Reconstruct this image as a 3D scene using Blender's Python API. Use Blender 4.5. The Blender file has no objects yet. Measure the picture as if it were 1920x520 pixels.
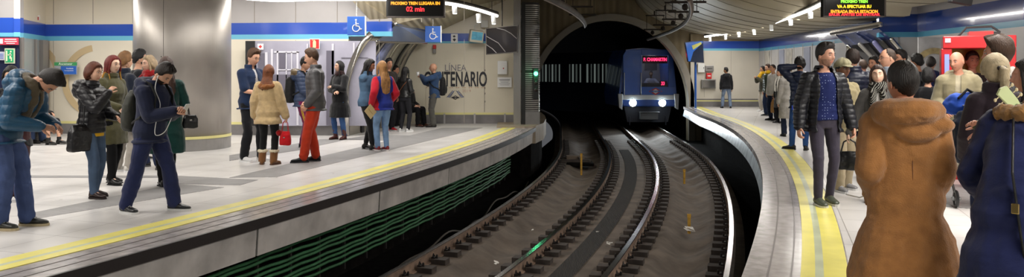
import bpy, bmesh, math, random
import numpy as np
from mathutils import Vector, Matrix, Euler
random.seed(7)
PI = math.pi
C = bpy.context.scene.collection
SC = bpy.context.scene
# ------------------------------------------------------------------ camera, world, exposure, large lights
F = 1500.0; HY = 132.0; CZ = 1.5
cam = bpy.data.objects.new('camera', bpy.data.cameras.new('camera')); C.objects.link(cam)
cam.location = (0, 0, CZ); cam.rotation_euler = (PI/2, 0, 0)
cam.data.sensor_fit = 'HORIZONTAL'; cam.data.sensor_width = 36; cam.data.lens = 36*F/1920
cam.data.shift_y = -(260-HY)/1920; cam.data.clip_end = 300; cam.data.clip_start = .05
SC.camera = cam
SC.view_settings.view_transform = 'Standard'; SC.view_settings.look = 'None'
SC.view_settings.gamma = 1; SC.view_settings.use_curve_mapping = False
SC.view_settings.exposure = 0.0
w = bpy.data.worlds.new('world'); SC.world = w; w.use_nodes = True
w.node_tree.nodes['Background'].inputs[0].default_value = (.9, .93, 1, 1)
w.node_tree.nodes['Background'].inputs[1].default_value = .10
def area(name, loc, sx, sy, power, rot=(0, 0, 0), col=(1, .96, .9)):
    l = bpy.data.lights.new(name, 'AREA'); l.shape = 'RECTANGLE'; l.size = sx; l.size_y = sy; l.energy = power; l.color = col
    o = bpy.data.objects.new(name, l); C.objects.link(o); o.location = loc; o.rotation_euler = rot
    return o
# lamps of the platform light rails and of the left hall ceiling
area('rail_light_left', (-6.3, 5.5, 3.2), .4, 6, 190, (0, 0, -.35))
area('rail_light_left', (-3.6, 12.5, 3.2), .4, 6, 140, (0, 0, -.45))
area('rail_light_left', (-1.5, 18.2, 3.05), .4, 5, 110, (0, 0, -.35))
area('hall_light_left', (-9.0, 10.0, 3.4), .6, 9, 290)
area('hall_light_left', (-9.0, 16.0, 3.4), 5, .5, 160)
area('hall_light_left', (-4.5, 17.0, 3.4), 3, .4, 110)
area('rail_light_right', (2.2, -1.0, 3.2), .3, 6, 170, (0, 0, -.45))
area('rail_light_right', (5.0, 8.5, 3.1), .3, 6, 200, (0, 0, -.35))
area('rail_light_right', (7.0, 18.0, 2.85), .3, 7, 160, (0, 0, -.15))
area('rail_light_right', (8.1, 28.0, 2.85), .3, 8, 210, (0, 0, -.06))
area('unseen_light_right', (6.2, 5.0, 3.2), .5, 8, 260)  # unseen lamps above the near right platform, raised to brighten the foreground coats
area('unseen_light_right', (3.4, 1.6, 3.2), 2.4, .4, 150)
# ------------------------------------------------------------------ materials
MATS = {}
def pm(name, col, rough=.6, metal=0, bump=None, var=None, emit=None, spec=.5, alpha=None, sheen=0, coat=0):
    if name in MATS: return MATS[name]
    m = bpy.data.materials.new(name); MATS[name] = m; m.use_nodes = True
    nt = m.node_tree; b = nt.nodes['Principled BSDF']
    b.inputs['Base Color'].default_value = (*col, 1); b.inputs['Roughness'].default_value = rough
    b.inputs['Metallic'].default_value = metal; b.inputs['Specular IOR Level'].default_value = spec
    if sheen: b.inputs['Sheen Weight'].default_value = sheen
    if coat: b.inputs['Coat Weight'].default_value = coat
    if emit: b.inputs['Emission Color'].default_value = (*emit[:3], 1); b.inputs['Emission Strength'].default_value = emit[3]
    if alpha is not None: b.inputs['Alpha'].default_value = alpha
    tc = nt.nodes.new('ShaderNodeTexCoord')
    if var:   # (scale, amount)
        n = nt.nodes.new('ShaderNodeTexNoise'); n.inputs['Scale'].default_value = var[0]; n.inputs['Detail'].default_value = 5
        nt.links.new(tc.outputs['Object'], n.inputs['Vector'])
        r = nt.nodes.new('ShaderNodeMapRange'); r.inputs['From Min'].default_value = .3; r.inputs['From Max'].default_value = .7
        r.inputs['To Min'].default_value = 1-var[1]; r.inputs['To Max'].default_value = 1+var[1]
        nt.links.new(n.outputs['Fac'], r.inputs['Value'])
        mx = nt.nodes.new('ShaderNodeVectorMath'); mx.operation = 'SCALE'; mx.inputs[0].default_value = col
        nt.links.new(r.outputs[0], mx.inputs['Scale']); nt.links.new(mx.outputs[0], b.inputs['Base Color'])
    if bump:  # (kind, scale, strength, [axis scale])
        kind, sc, st = bump[:3]
        mp = nt.nodes.new('ShaderNodeMapping'); nt.links.new(tc.outputs['Object'], mp.inputs['Vector'])
        if len(bump) > 3: mp.inputs['Scale'].default_value = bump[3]
        if len(bump) > 4: mp.inputs['Rotation'].default_value = (0, 0, bump[4])
        if kind == 'noise':
            t = nt.nodes.new('ShaderNodeTexNoise'); t.inputs['Detail'].default_value = 4; out = 'Fac'
        elif kind == 'wave':
            t = nt.nodes.new('ShaderNodeTexWave'); t.bands_direction = 'Z'; t.inputs['Distortion'].default_value = 1.0; out = 'Fac'
        elif kind == 'wavex':
            t = nt.nodes.new('ShaderNodeTexWave'); t.bands_direction = 'X'; out = 'Fac'
        t.inputs['Scale'].default_value = sc; nt.links.new(mp.outputs[0], t.inputs['Vector'])
        bp = nt.nodes.new('ShaderNodeBump'); bp.inputs['Strength'].default_value = st; bp.inputs['Distance'].default_value = .02
        nt.links.new(t.outputs[out], bp.inputs['Height']); nt.links.new(bp.outputs[0], b.inputs['Normal'])
    return m
def hexc(h):
    v = [int(h[i:i+2], 16)/255 for i in (0, 2, 4)]
    return tuple(x/12.92 if x < .04045 else ((x+.055)/1.055)**2.4 for x in v)
def cloth(h, rough=.85): return pm('cloth_'+h, hexc(h), rough, bump=('noise', 60, .12), var=(7, .14), spec=.25, sheen=.15)
def puffm(h): return pm('padded_'+h, hexc(h), .42, bump=('noise', 25, .25), var=(9, .1), spec=.4)
def wool(h): return pm('wool_'+h, hexc(h), .95, bump=('noise', 130, .35), var=(14, .16), spec=.15, sheen=.3)
def leather(h): return pm('leather_'+h, hexc(h), .35, bump=('noise', 40, .15), spec=.5)
def denim(h): return pm('denim_'+h, hexc(h), .85, bump=('noise', 150, .15), var=(5, .28), spec=.2)
def skinm(h): return pm('skin_'+h, hexc(h), .5, var=(12, .05), spec=.4)
def hairm(h):
    return pm('hair_'+h, hexc(h), .5, bump=('noise', 30, .5, (6, 6, .6)), var=(18, .3), spec=.4)
def stripem(h):
    if 'stripe_'+h in MATS: return MATS['stripe_'+h]
    m = pm('stripe_'+h, hexc(h), .95, spec=.2); nt = m.node_tree; b = nt.nodes['Principled BSDF']; tc = nt.nodes.new('ShaderNodeTexCoord')
    v = nt.nodes.new('ShaderNodeTexWave'); v.bands_direction = 'DIAGONAL'; v.inputs['Scale'].default_value = 20; v.inputs['Distortion'].default_value = 2; nt.links.new(tc.outputs['Object'], v.inputs['Vector'])
    r = nt.nodes.new('ShaderNodeMath'); r.operation = 'GREATER_THAN'; r.inputs[1].default_value = .80; nt.links.new(v.outputs['Fac'], r.inputs[0])
    mx = nt.nodes.new('ShaderNodeMix'); mx.data_type = 'RGBA'; mx.inputs['A'].default_value = (*hexc(h), 1); mx.inputs['B'].default_value = (.30, .29, .26, 1); nt.links.new(r.outputs[0], mx.inputs['Factor']); nt.links.new(mx.outputs['Result'], b.inputs['Base Color']); return m
def dotsm(h):
    if 'dots_'+h in MATS: return MATS['dots_'+h]
    m = pm('dots_'+h, hexc(h), .85, spec=.2); nt = m.node_tree; b = nt.nodes['Principled BSDF']; tc = nt.nodes.new('ShaderNodeTexCoord')
    v = nt.nodes.new('ShaderNodeTexVoronoi'); v.inputs['Scale'].default_value = 34; v.inputs['Randomness'].default_value = .35; nt.links.new(tc.outputs['Object'], v.inputs['Vector'])
    r = nt.nodes.new('ShaderNodeMath'); r.operation = 'LESS_THAN'; r.inputs[1].default_value = .17; nt.links.new(v.outputs['Distance'], r.inputs[0])
    mx = nt.nodes.new('ShaderNodeMix'); mx.data_type = 'RGBA'; mx.inputs['A'].default_value = (*hexc(h), 1); mx.inputs['B'].default_value = (.22, .27, .45, 1); nt.links.new(r.outputs[0], mx.inputs['Factor']); nt.links.new(mx.outputs['Result'], b.inputs['Base Color']); return m
def plain(h, rough=.5, **k): return pm('plain_%s_%s' % (h, rough), hexc(h), rough, **k)
def glow(name, col, s): return pm(name, (0, 0, 0), .5, emit=(*col, s))
# ------------------------------------------------------------------ mesh builder
class MB:
    def __init__(s): s.V = []; s.F = []; s.I = []; s.n = 0
    def add(s, V, Fc, mi=0):
        s.V.append(np.asarray(V, float).reshape(-1, 3)); s.F += [tuple(i+s.n for i in f) for f in Fc]; s.I += [mi]*len(Fc); s.n += len(s.V[-1])
    def box(s, c, d, rz=0, mi=0, rot=None):
        x, y, z = [q/2 for q in d]
        P = [Vector((a*x, b*y, e*z)) for a in (-1, 1) for b in (-1, 1) for e in (-1, 1)]
        R = rot if rot is not None else Matrix.Rotation(rz, 3, 'Z')
        s.add([tuple(R @ p + Vector(c)) for p in P], [(0, 1, 3, 2), (4, 6, 7, 5), (0, 4, 5, 1), (2, 3, 7, 6), (0, 2, 6, 4), (1, 5, 7, 3)], mi)
        return s
    def bb(s, a, b, mi=0):
        return s.box([(a[i]+b[i])/2 for i in range(3)], [abs(b[i]-a[i]) for i in range(3)], mi=mi)
    def loft(s, rings, mi=0, caps=True):
        n = len(rings[0]); V = np.concatenate([np.asarray(r, float) for r in rings]); Fc = []
        for k in range(len(rings)-1):
            for i in range(n):
                j = (i+1) % n; Fc.append((k*n+i, k*n+j, (k+1)*n+j, (k+1)*n+i))
        if caps:
            Fc.append(tuple(range(n-1, -1, -1))); Fc.append(tuple((len(rings)-1)*n+i for i in range(n)))
        s.add(V, Fc, mi); return s
    def tube(s, pts, rad, n=10, ref=(0, 0, 1), mi=0, round_=True, flat=None):
        """tapered tube through pts; rad scalar or list; flat = factor of the second axis"""
        P = [Vector(p) for p in pts]; m = len(P)
        R = list(rad) if hasattr(rad, '__len__') else [rad]*m
        rg = []; prev = None
        for i in range(m):
            t = (P[min(i+1, m-1)]-P[max(i-1, 0)]).normalized()
            if prev is None:
                a = Vector(ref) - t*t.dot(Vector(ref))
                if a.length < 1e-3: a = Vector((1, 0, 0)) - t*t.x
            else: a = prev - t*t.dot(prev)
            a.normalize(); prev = a; b = t.cross(a)
            rg.append((P[i], t, a, b, R[i]))
        rings = []
        def mk(c, a, b, r, k=1.0):
            fl = flat if flat is not None else 1
            return [tuple(c + a*(math.cos(2*PI*j/n)*r*k) + b*(math.sin(2*PI*j/n)*r*k*fl)) for j in range(n)]
        if round_:
            c, t, a, b, r = rg[0]; rings += [mk(c-t*r*.8, a, b, r, .45), mk(c-t*r*.45, a, b, r, .85)]
        for c, t, a, b, r in rg: rings.append(mk(c, a, b, r))
        if round_:
            c, t, a, b, r = rg[-1]; rings += [mk(c+t*r*.45, a, b, r, .85), mk(c+t*r*.8, a, b, r, .45)]
        return s.loft(rings, mi)
    def ell(s, c, r, n=16, m=10, R=None, mi=0):
        V = []; Fc = []
        for j in range(1, m):
            ph = PI*j/m
            for i in range(n):
                th = 2*PI*i/n; V.append((r[0]*math.sin(ph)*math.cos(th), r[1]*math.sin(ph)*math.sin(th), r[2]*math.cos(ph)))
        V += [(0, 0, r[2]), (0, 0, -r[2])]; a = len(V)-2; b = a+1
        for j in range(m-2):
            for i in range(n):
                k = (i+1) % n; Fc.append((j*n+i, (j+1)*n+i, (j+1)*n+k, j*n+k))
        for i in range(n):
            k = (i+1) % n; Fc.append((a, i, k)); Fc.append((b, (m-2)*n+k, (m-2)*n+i))
        V = [Vector(v) for v in V]
        if R is not None: V = [R @ v for v in V]
        s.add([tuple(v+Vector(c)) for v in V], Fc, mi); return s
    def prism(s, poly, axis, a, b, mi=0):
        """poly of 2D points extruded along axis ('x','y','z') from a to b"""
        def P(p, h): return {'x': (h, p[0], p[1]), 'y': (p[0], h, p[1]), 'z': (p[0], p[1], h)}[axis]
        n = len(poly); V = [P(p, a) for p in poly]+[P(p, b) for p in poly]
        Fc = [tuple(range(n)), tuple(range(2*n-1, n-1, -1))]+[(i, i+n, (i+1) % n+n, (i+1) % n) for i in range(n)]
        s.add(V, Fc, mi); return s
    def xf(s, M):
        out = []
        for v in s.V:
            h = np.c_[v, np.ones(len(v))] @ np.array(M).T; out.append(h[:, :3])
        s.V = out; return s
    def mesh(s, name='mesh', smooth=False):
        me = bpy.data.meshes.new(name); V = np.concatenate(s.V)
        me.from_pydata(V.tolist(), [], s.F); me.update()
        me.polygons.foreach_set('material_index', s.I)
        bm = bmesh.new(); bm.from_mesh(me); bmesh.ops.recalc_face_normals(bm, faces=bm.faces); bm.to_mesh(me); bm.free()
        if smooth: me.polygons.foreach_set('use_smooth', [True]*len(me.polygons))
        return me
    def build(s, name, mats, parent=None, smooth=False, bevel=0, **k):
        me = s.mesh(name, smooth); return link(name, me, mats, parent, bevel, **k)
def link(name, me, mats, parent=None, bevel=0, label=None):
    for m in (mats if isinstance(mats, (list, tuple)) else [mats]): me.materials.append(m)
    o = bpy.data.objects.new(name, me); C.objects.link(o)
    if parent is not None: o.parent = parent
    if bevel:
        b = o.modifiers.new('bevel', 'BEVEL'); b.width = bevel; b.segments = 2; b.limit_method = 'ANGLE'
    if label: o['label'] = label
    return o
def thing(name, label, cat, loc=(0, 0, 0), rz=0, group=None, scale=1):
    o = bpy.data.objects.new(name, None); C.objects.link(o); o.location = loc; o.rotation_euler = (0, 0, rz); o.scale = (scale,)*3
    o['label'] = label; o['category'] = cat
    if group: o['group'] = group
    return o
def tag(o, label, cat, group=None):
    o['label'] = label; o['category'] = cat
    if group: o['group'] = group
    return o
def struct(name, mb, mats, label=None, **k):
    o = mb.build(name, mats, **k); o['kind'] = 'structure'
    if label: o['label'] = label
    return o
def text(body, size, mat, parent, loc, name='lettering', ext=.002, sx=1, align='CENTER', rot=(PI/2, 0, 0), bold=0, width=None):
    c = bpy.data.curves.new(name, 'FONT'); c.body = body; c.size = size; c.extrude = ext; c.align_x = align; c.align_y = 'CENTER'
    c.materials.append(mat); c.offset = bold; c.resolution_u = 3
    o = bpy.data.objects.new(name, c); C.objects.link(o); dg = bpy.context.evaluated_depsgraph_get(); me = bpy.data.meshes.new_from_object(o.evaluated_get(dg)); bpy.data.objects.remove(o); bpy.data.curves.remove(c)
    co = np.empty(len(me.vertices)*3); me.vertices.foreach_get('co', co); co = co.reshape(-1, 3)
    if width: k = width/(co[:, 0].max()-co[:, 0].min()); co[:, 0] *= k
    else: co[:, 0] *= sx
    me.vertices.foreach_set('co', co.ravel()); me.update()
    o = bpy.data.objects.new(name, me); C.objects.link(o); o.parent = parent; o.location = loc; o.rotation_euler = rot
    return o
# ------------------------------------------------------------------ curves of the two platforms and four rails (plan, metres)
PC = {'R1': (-1.59e-05, -0.0067337, 0.4424934, -5.0742859), 'R2': (3.36e-05, -0.0098553, 0.5095973, -4.1070811),
      'R3': (-1.6e-06, -0.0079353, 0.4732862, -2.6639151), 'R4': (-3.6e-05, -0.0055709, 0.4296569, -1.0006159),
      'E': (3.4e-06, -0.0077773, 0.4727931, -0.7862256), 'L': (0, -0.00707301, 0.45146704, -5.76914932)}
def poly(c, d): return ((c[0]*d+c[1])*d+c[2])*d+c[3]
def dpoly(c, d): return (3*c[0]*d+2*c[1])*d+c[2]
def curve(k, d):
    c = PC[k]; lo, hi = {'E': (4, 27), 'L': (4, 21)}.get(k, (7, 26))
    if d < lo: return poly(c, lo)+dpoly(c, lo)*(d-lo)
    if d > hi:
        if k == 'E': return poly(c, hi)+.12*(d-hi)
        if k == 'L': return poly(c, hi)+dpoly(c, hi)*(d-hi)
        e = d-hi; return poly(c, hi)+.06*e-.0006*max(0, e-8)**2*8
    return poly(c, d)
def offp(k, d, off):
    h = .05; x = curve(k, d); t = Vector((curve(k, d+h)-curve(k, d-h), 2*h)).normalized()
    return Vector((x+t.y*off, d-t.x*off))      # off > 0: to the right
def sweep(k, prof, d0, d1, step=.35, mi=0, mb=None, closed=True):
    mb = mb or MB(); rings = []; n = max(2, int((d1-d0)/step)+1)
    for i in range(n):
        d = d0+(d1-d0)*i/(n-1)
        rings.append([(offp(k, d, o).x, offp(k, d, o).y, z) for o, z in prof])
    if closed: mb.loft(rings, mi)
    else:
        m = len(prof); V = np.concatenate([np.array(r) for r in rings])
        mb.add(V, [(a*m+i, a*m+i+1, (a+1)*m+i+1, (a+1)*m+i) for a in range(n-1) for i in range(m-1)], mi)
    return mb
def W(px, yf):      # a photograph position standing on the platform floor
    s = (yf-HY)/CZ; return ((px-960)/s, F/s, s)
def D(px, py, d): return Vector(((px-960)*d/F, d, CZ-(py-HY)*d/F))
# ------------------------------------------------------------------ materials of the place
def floor_mat():
    m = pm('platform_tiles', (.6, .58, .56), .22, spec=.5); nt = m.node_tree; b = nt.nodes['Principled BSDF']
    tc = nt.nodes.new('ShaderNodeTexCoord'); mp = nt.nodes.new('ShaderNodeMapping'); mp.inputs['Rotation'].default_value = (0, 0, .32)
    br = nt.nodes.new('ShaderNodeTexBrick'); br.offset = 0; br.inputs['Color1'].default_value = (.66, .64, .625, 1); br.inputs['Color2'].default_value = (.61, .59, .575, 1)
    br.inputs['Mortar'].default_value = (.30, .28, .27, 1); br.inputs['Scale'].default_value = 1; br.inputs['Mortar Size'].default_value = .004
    br.inputs['Brick Width'].default_value = .62; br.inputs['Row Height'].default_value = .62; br.inputs['Bias'].default_value = 0
    nt.links.new(tc.outputs['Object'], mp.inputs[0]); nt.links.new(mp.outputs[0], br.inputs[0])
    n = nt.nodes.new('ShaderNodeTexNoise'); n.inputs['Scale'].default_value = 2.2; n.inputs['Detail'].default_value = 8; nt.links.new(tc.outputs['Object'], n.inputs[0])
    r = nt.nodes.new('ShaderNodeMapRange'); r.inputs['To Min'].default_value = .86; r.inputs['To Max'].default_value = 1.12; nt.links.new(n.outputs[0], r.inputs[0])
    v = nt.nodes.new('ShaderNodeVectorMath'); v.operation = 'SCALE'; nt.links.new(br.outputs[0], v.inputs[0]); nt.links.new(r.outputs[0], v.inputs['Scale'])
    nt.links.new(v.outputs[0], b.inputs['Base Color'])
    r2 = nt.nodes.new('ShaderNodeMapRange'); r2.inputs['To Min'].default_value = .2; r2.inputs['To Max'].default_value = .45; nt.links.new(n.outputs[0], r2.inputs[0]); nt.links.new(r2.outputs[0], b.inputs['Roughness'])
    return m
FLOOR = floor_mat()
EDGE = pm('edge_stone', (.42, .39, .39), .18, var=(9, .25), spec=.7)
GROOVE = pm('edge_groove', (.20, .18, .18), .3)
YEL = pm('yellow_tactile', (.80, .72, .17), .4, var=(3, .12)); YEL2 = pm('pale_green_line', (.52, .56, .38), .4, var=(4, .15))
TACT = pm('grey_tactile', (.33, .32, .32), .45, var=(4, .1), bump=('wavex', 7, 1.0, (1, 1, 1), 1.25))
NOSE = pm('nosing', (.025, .02, .02), .45)
FASC = pm('fascia_steel', (.58, .55, .53), .4, .15, var=(3, .25), bump=('noise', 3, .3, (6, 6, .4)))
FASCR = pm('fascia_polished', (.50, .60, .68), .25, .0, bump=('noise', 2.5, .5, (4, 4, .1)), var=(3.5, .25), spec=1.0)  # pale blue base stands in for light reflected by the polished panels
CREAM = pm('cream_panel', (.74, .68, .56), .38, var=(.8, .06)); GREYP = pm('grey_panel', (.44, .42, .42), .4, .15, var=(.8, .08))
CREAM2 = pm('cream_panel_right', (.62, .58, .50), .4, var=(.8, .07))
SEAM = pm('panel_seam', (.30, .27, .23), .6)
BLUE = pm('blue_band', (.025, .085, .47), .22, coat=.4); CYAN = pm('cyan_band', (.16, .50, .68), .3)
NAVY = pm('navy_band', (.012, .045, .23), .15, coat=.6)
BASEM = pm('plinth_grey', (.19, .18, .18), .5, var=(3, .2)); STEEL = pm('brushed_steel', (.40, .37, .34), .42, .85, bump=('noise', 20, .12, (1, 1, .03)), var=(1.2, .12))
STEELB = pm('satin_steel', (.55, .53, .5), .25, 1)
PALEYEL = pm('pale_yellow_line', (.75, .70, .30), .4)
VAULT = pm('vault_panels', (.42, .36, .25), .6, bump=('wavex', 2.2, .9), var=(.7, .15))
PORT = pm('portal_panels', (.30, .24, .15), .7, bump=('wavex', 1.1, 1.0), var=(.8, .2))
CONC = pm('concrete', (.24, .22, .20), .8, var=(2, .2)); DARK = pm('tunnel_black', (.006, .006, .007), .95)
CEIL = pm('ceiling', (.45, .43, .40), .7)
BED = pm('track_concrete', (.115, .092, .075), .8, var=(2.6, .33), bump=('noise', 9, .35), spec=.25)
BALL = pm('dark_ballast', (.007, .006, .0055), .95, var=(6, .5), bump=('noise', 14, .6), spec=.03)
RSIDE = pm('rail_rust', (.22, .15, .11), .6, .0, var=(8, .3)); RHEAD = pm('rail_head', (.62, .60, .60), .18, 1)
GRATE = pm('grating', (.03, .026, .024), .95, 0, bump=('wavex', 14, 1))
BLOCK = pm('sleeper_block', (.05, .038, .032), .8, var=(9, .4)); CLIP = pm('rail_clip', (.02, .016, .015), .6, .4)
BLACK = pm('black_plastic', (.012, .012, .013), .4); WHITE = pm('white_paint', (.75, .75, .73), .5)
GCAB = pm('green_cable', (.035, .14, .055), .6, var=(5, .3)); DKMET = pm('dark_metal', (.05, .045, .042), .5, .5)
# ------------------------------------------------------------------ setting: floors, edges
def flat(name, pts, z, mat, lab=None, dz=.3):
    mb = MB(); mb.prism([tuple(p[:2]) for p in pts], 'z', z-dz, z); return struct(name, mb, mat, lab)
YL = 18.95
Lp = [offp('L', d, -.81) for d in np.arange(0, 21.6, .5)]
flat('floor', [(p.x, p.y) for p in Lp]+[(.2, 23), (.2, 30), (-14, 30), (-18, 19.0), (-18, 0)], 0, FLOOR, 'light tiled platform floor on the left', .06)
Ep = [offp('E', d, .71) for d in np.arange(-4, 33.1, .5)]
flat('floor', [(p.x, p.y) for p in Ep]+[(10.6, 33), (10.6, -4)], 0, FLOOR, 'light tiled platform floor on the right', .06)
def edge(k, sg, d0, d1, y0, g0, g1, y1, inner, lab):
    s_ = sg
    st = MB(); sweep(k, [(0, 0), (s_*inner, 0), (s_*inner, -.09), (0, -.09)], d0, d1, mb=st)
    struct('trim_%d' % (1 if sg < 0 else 4), st, EDGE, 'dark grey stone platform edge %s' % lab)
    yb = MB()
    for a, b, m in ((y0, g0, 0), (g0, g1, 1), (g1, y1, 0)):
        sweep(k, [(s_*a, .001), (s_*b, .001), (s_*b, .006), (s_*a, .006)], d0, d1, mb=yb, mi=m)
    for q in (.14, .30):
        sweep(k, [(s_*q, .001), (s_*(q+.012), .001), (s_*(q+.012), .0035), (s_*q, .0035)], d0, d1, mb=yb, mi=2)
    struct('trim_%d' % (2 if sg < 0 else 5), yb, [YEL, YEL2, GROOVE], 'double yellow tactile strip along the platform edge %s' % lab)
    nb = MB(); sweep(k, [(-s_*.03, .0), (s_*.001, .0), (s_*.001, -.10), (-s_*.03, -.10)], d0, d1, mb=nb)
    struct('trim_%d' % (3 if sg < 0 else 6), nb, NOSE if sg < 0 else EDGE, 'platform nosing %s' % lab)
edge('L', -1, 0, 21.2, .46, .585, .645, .80, .808, 'of the left platform')
edge('E', 1, -4, 33, .37, .47, .53, .70, .708, 'of the right platform')
fb = MB(); d = 3.0; k = 0
while d < 21:
    sweep('L', [(-.03, -.10), (-.05+.012*(k % 2), -.10), (-.07+.012*(k % 2), -.40), (-.05, -.40)], d, min(d+2.55, 21.1), mb=fb); d += 2.58; k += 1
struct('wall_track_left', fb, FASC, 'grey metal panels below the edge of the left platform')
fb = MB(); d = 2.0
while d < 33:
    sweep('E', [(.02, -.09), (.05, -.09), (-.02, -.38), (-.05, -.38)], d, min(d+1.19, 33), mb=fb); d += 1.2  # panel foot pushed towards the track to catch the ceiling lamps
struct('wall_track_right', fb, FASCR, 'polished panels, reflected light put into their pale colour, below the edge of the right platform')
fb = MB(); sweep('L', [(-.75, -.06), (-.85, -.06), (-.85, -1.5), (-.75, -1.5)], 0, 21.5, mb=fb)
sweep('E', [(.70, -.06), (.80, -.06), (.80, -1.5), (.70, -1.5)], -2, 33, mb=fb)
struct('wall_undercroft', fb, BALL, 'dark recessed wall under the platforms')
# grey tactile floor strips on the left platform
QZ = [.002]
def quadstrip(name, pts, lab, z=.004):
    QZ[0] += .0006; z = QZ[0]; mb = MB(); mb.prism([W(*p)[:2] for p in pts], 'z', .0005, z); struct(name, mb, TACT, lab)
quadstrip('trim_7', [(40, 404), (48, 414), (420, 352), (330, 345)], 'grey grooved guide strip near the left edge')
quadstrip('trim_8', [(330, 330), (330, 345), (450, 348), (484, 338)], 'grey grooved landing on the left platform')
quadstrip('trim_9', [(40, 330), (40, 334), (330, 334), (330, 330)], 'thin grey guide strip on the left platform')
quadstrip('trim_10', [(430, 334), (520, 332), (905, 240), (830, 240)], 'long grey strip towards the passage')
quadstrip('trim_11', [(640, 262), (770, 266), (822, 256), (700, 253)], 'grey cross strip on the left platform')
quadstrip('trim_12', [(430, 292), (430, 302), (560, 282), (650, 262), (600, 262)], 'grey strip beside the column')
quadstrip('trim_13', [(1745, 345), (1730, 385), (1920, 400), (1920, 352)], 'grey grooved strip on the right platform')
# rounded concrete nose of the left platform
nz = [(.33, 20.8), (.62, 21.0), (.88, 22.2), (1.02, 24), (1.06, 26), (.95, 29), (.80, 32.9), (-.4, 32.9), (-.4, 20.8)]
mb = MB(); mb.prism(nz, 'z', -.42, .04); struct('wall_platform_nose', mb, pm('nose_concrete', (.33, .27, .20), .6, var=(3, .2)), 'rounded concrete end of the left platform')
mb = MB(); mb.prism([(a-.12, b) for a, b in nz], 'z', -1.5, -.42); struct('wall_nose_base', mb, BALL, 'dark base below the concrete nose')
# ------------------------------------------------------------------ track bed
def bedrow(d):
    xl = offp('L', d, -.8).x; r = [curve(q, d) for q in ('R1', 'R2', 'R3', 'R4')]; xe = offp('E', d, .8).x
    rip = .03*abs(math.sin(d*2.3))+.015*math.sin(d*5.1)
    P = [(xl, -1.35), (r[0]-.35, -1.30), (r[0]-.22, -1.10), (r[0], -1.08), (r[0]+.26, -1.09), (r[0]+.36, -1.10+rip*.6)]
    for t in (.2, .35, .5, .65, .8): P.append((r[0]+.36+t*(r[1]-r[0]-.6), -1.10-.17*math.sin(PI*t)+rip))
    P += [(r[1]-.22, -1.10), (r[1], -1.08), (r[1]+.3, -1.085), ((r[1]+r[2])/2, -1.08), (r[2]-.3, -1.085), (r[2], -1.08), (r[2]+.25, -1.09), (r[2]+.36, -1.10+rip*.6)]
    for t in (.2, .35, .5, .65, .8): P.append((r[2]+.36+t*(r[3]-r[2]-.62), -1.10-.19*math.sin(PI*t)+rip*1.3))
    P += [(r[3]-.24, -1.10), (r[3], -1.08), (r[3]+.20, -1.10), (r[3]+.28, -1.38), (xe, -1.42)]
    return P
rows = [(d, bedrow(d)) for d in np.arange(4, 60, .16)]
mb = MB(); m = len(rows[0][1]); mb.add([(x, d, z) for d, P in rows for x, z in P], [])
Fs = []; Is = []
for a in range(len(rows)-1):
    for i in range(m-1):
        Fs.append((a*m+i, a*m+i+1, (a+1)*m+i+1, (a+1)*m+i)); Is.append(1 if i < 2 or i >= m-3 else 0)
mb.F = Fs; mb.I = Is
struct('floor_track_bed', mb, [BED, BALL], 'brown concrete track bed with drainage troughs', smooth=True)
mb = MB(); Vg = []
for d in np.arange(4, 26, .3):
    c = (curve('R2', d)+curve('R3', d))/2-.04; Vg += [(c-.15, d, -1.072), (c+.15, d, -1.072)]
mb.add(Vg, [(2*i, 2*i+1, 2*i+3, 2*i+2) for i in range(len(Vg)//2-1)]); mb2 = mb
struct('trim_14', mb, GRATE, 'dark grating strip between the two tracks')
prof = [(-.0325, -.92), (-.034, -.935), (-.03, -.957), (-.009, -.965), (-.008, -1.05), (-.062, -1.062), (-.065, -1.075), (.065, -1.075), (.062, -1.062), (.008, -1.05), (.009, -.965), (.03, -.957), (.034, -.935), (.0325, -.92)]
bl = MB(); bl.box((0, 0, -1.065), (.2, .17, .09), mi=0); bl.box((-.09, 0, -1.03), (.05, .09, .06), mi=1)
bl.tube([(-.10, -.03, -1.0), (-.10, 0, -.965), (-.10, .03, -1.0), (-.06, .03, -1.02)], .009, 6, mi=1); bl.tube([(-.05, 0, -1.03), (-.05, 0, -.98)], .014, 6, mi=1)
blme = None
def rail(k, sides, shiny, lab):
    global blme
    mb = MB(); rings = []; n = 160
    for i in range(n):
        d = 4+56*i/(n-1); rings.append([(offp(k, d, o).x, offp(k, d, o).y, z) for o, z in prof])
    mb.loft(rings)
    me_i = []
    P = len(prof)
    for fi, f in enumerate(mb.F): me_i.append(1 if (fi < (n-1)*P and (fi % P) in (0, P-1, P-2)) else 0)
    mb.I = me_i
    o = mb.build('rail', [RSIDE, RHEAD]); tag(o, lab, 'rail')
    for sd in sides:
        dd = 7.6; cnt = 0
        while dd < 29 and cnt < 48:
            p = offp(k, dd, sd*.165); t = offp(k, dd+.1, 0)-offp(k, dd, 0); ang = math.atan2(-t.x, t.y)
            if blme is None:
                b = bl.build('sleeper_block', [BLOCK, CLIP], o); b0 = b; blme = b
            else:
                b = blme.copy(); C.objects.link(b); b.parent = o
            b.location = (p.x, p.y, 0); b.rotation_euler = (0, 0, ang+(PI if sd < 0 else 0))
            dd += .45; cnt += 1
rail('R1', (1,), 0, 'rail nearest the left platform'); rail('R2', (-1, 1), 0, 'right rail of the left track, beside the central strip')
rail('R3', (-1, 1), 1, 'left rail of the track the train is on'); rail('R4', (-1,), 1, 'shiny rail nearest the right platform')
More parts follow.
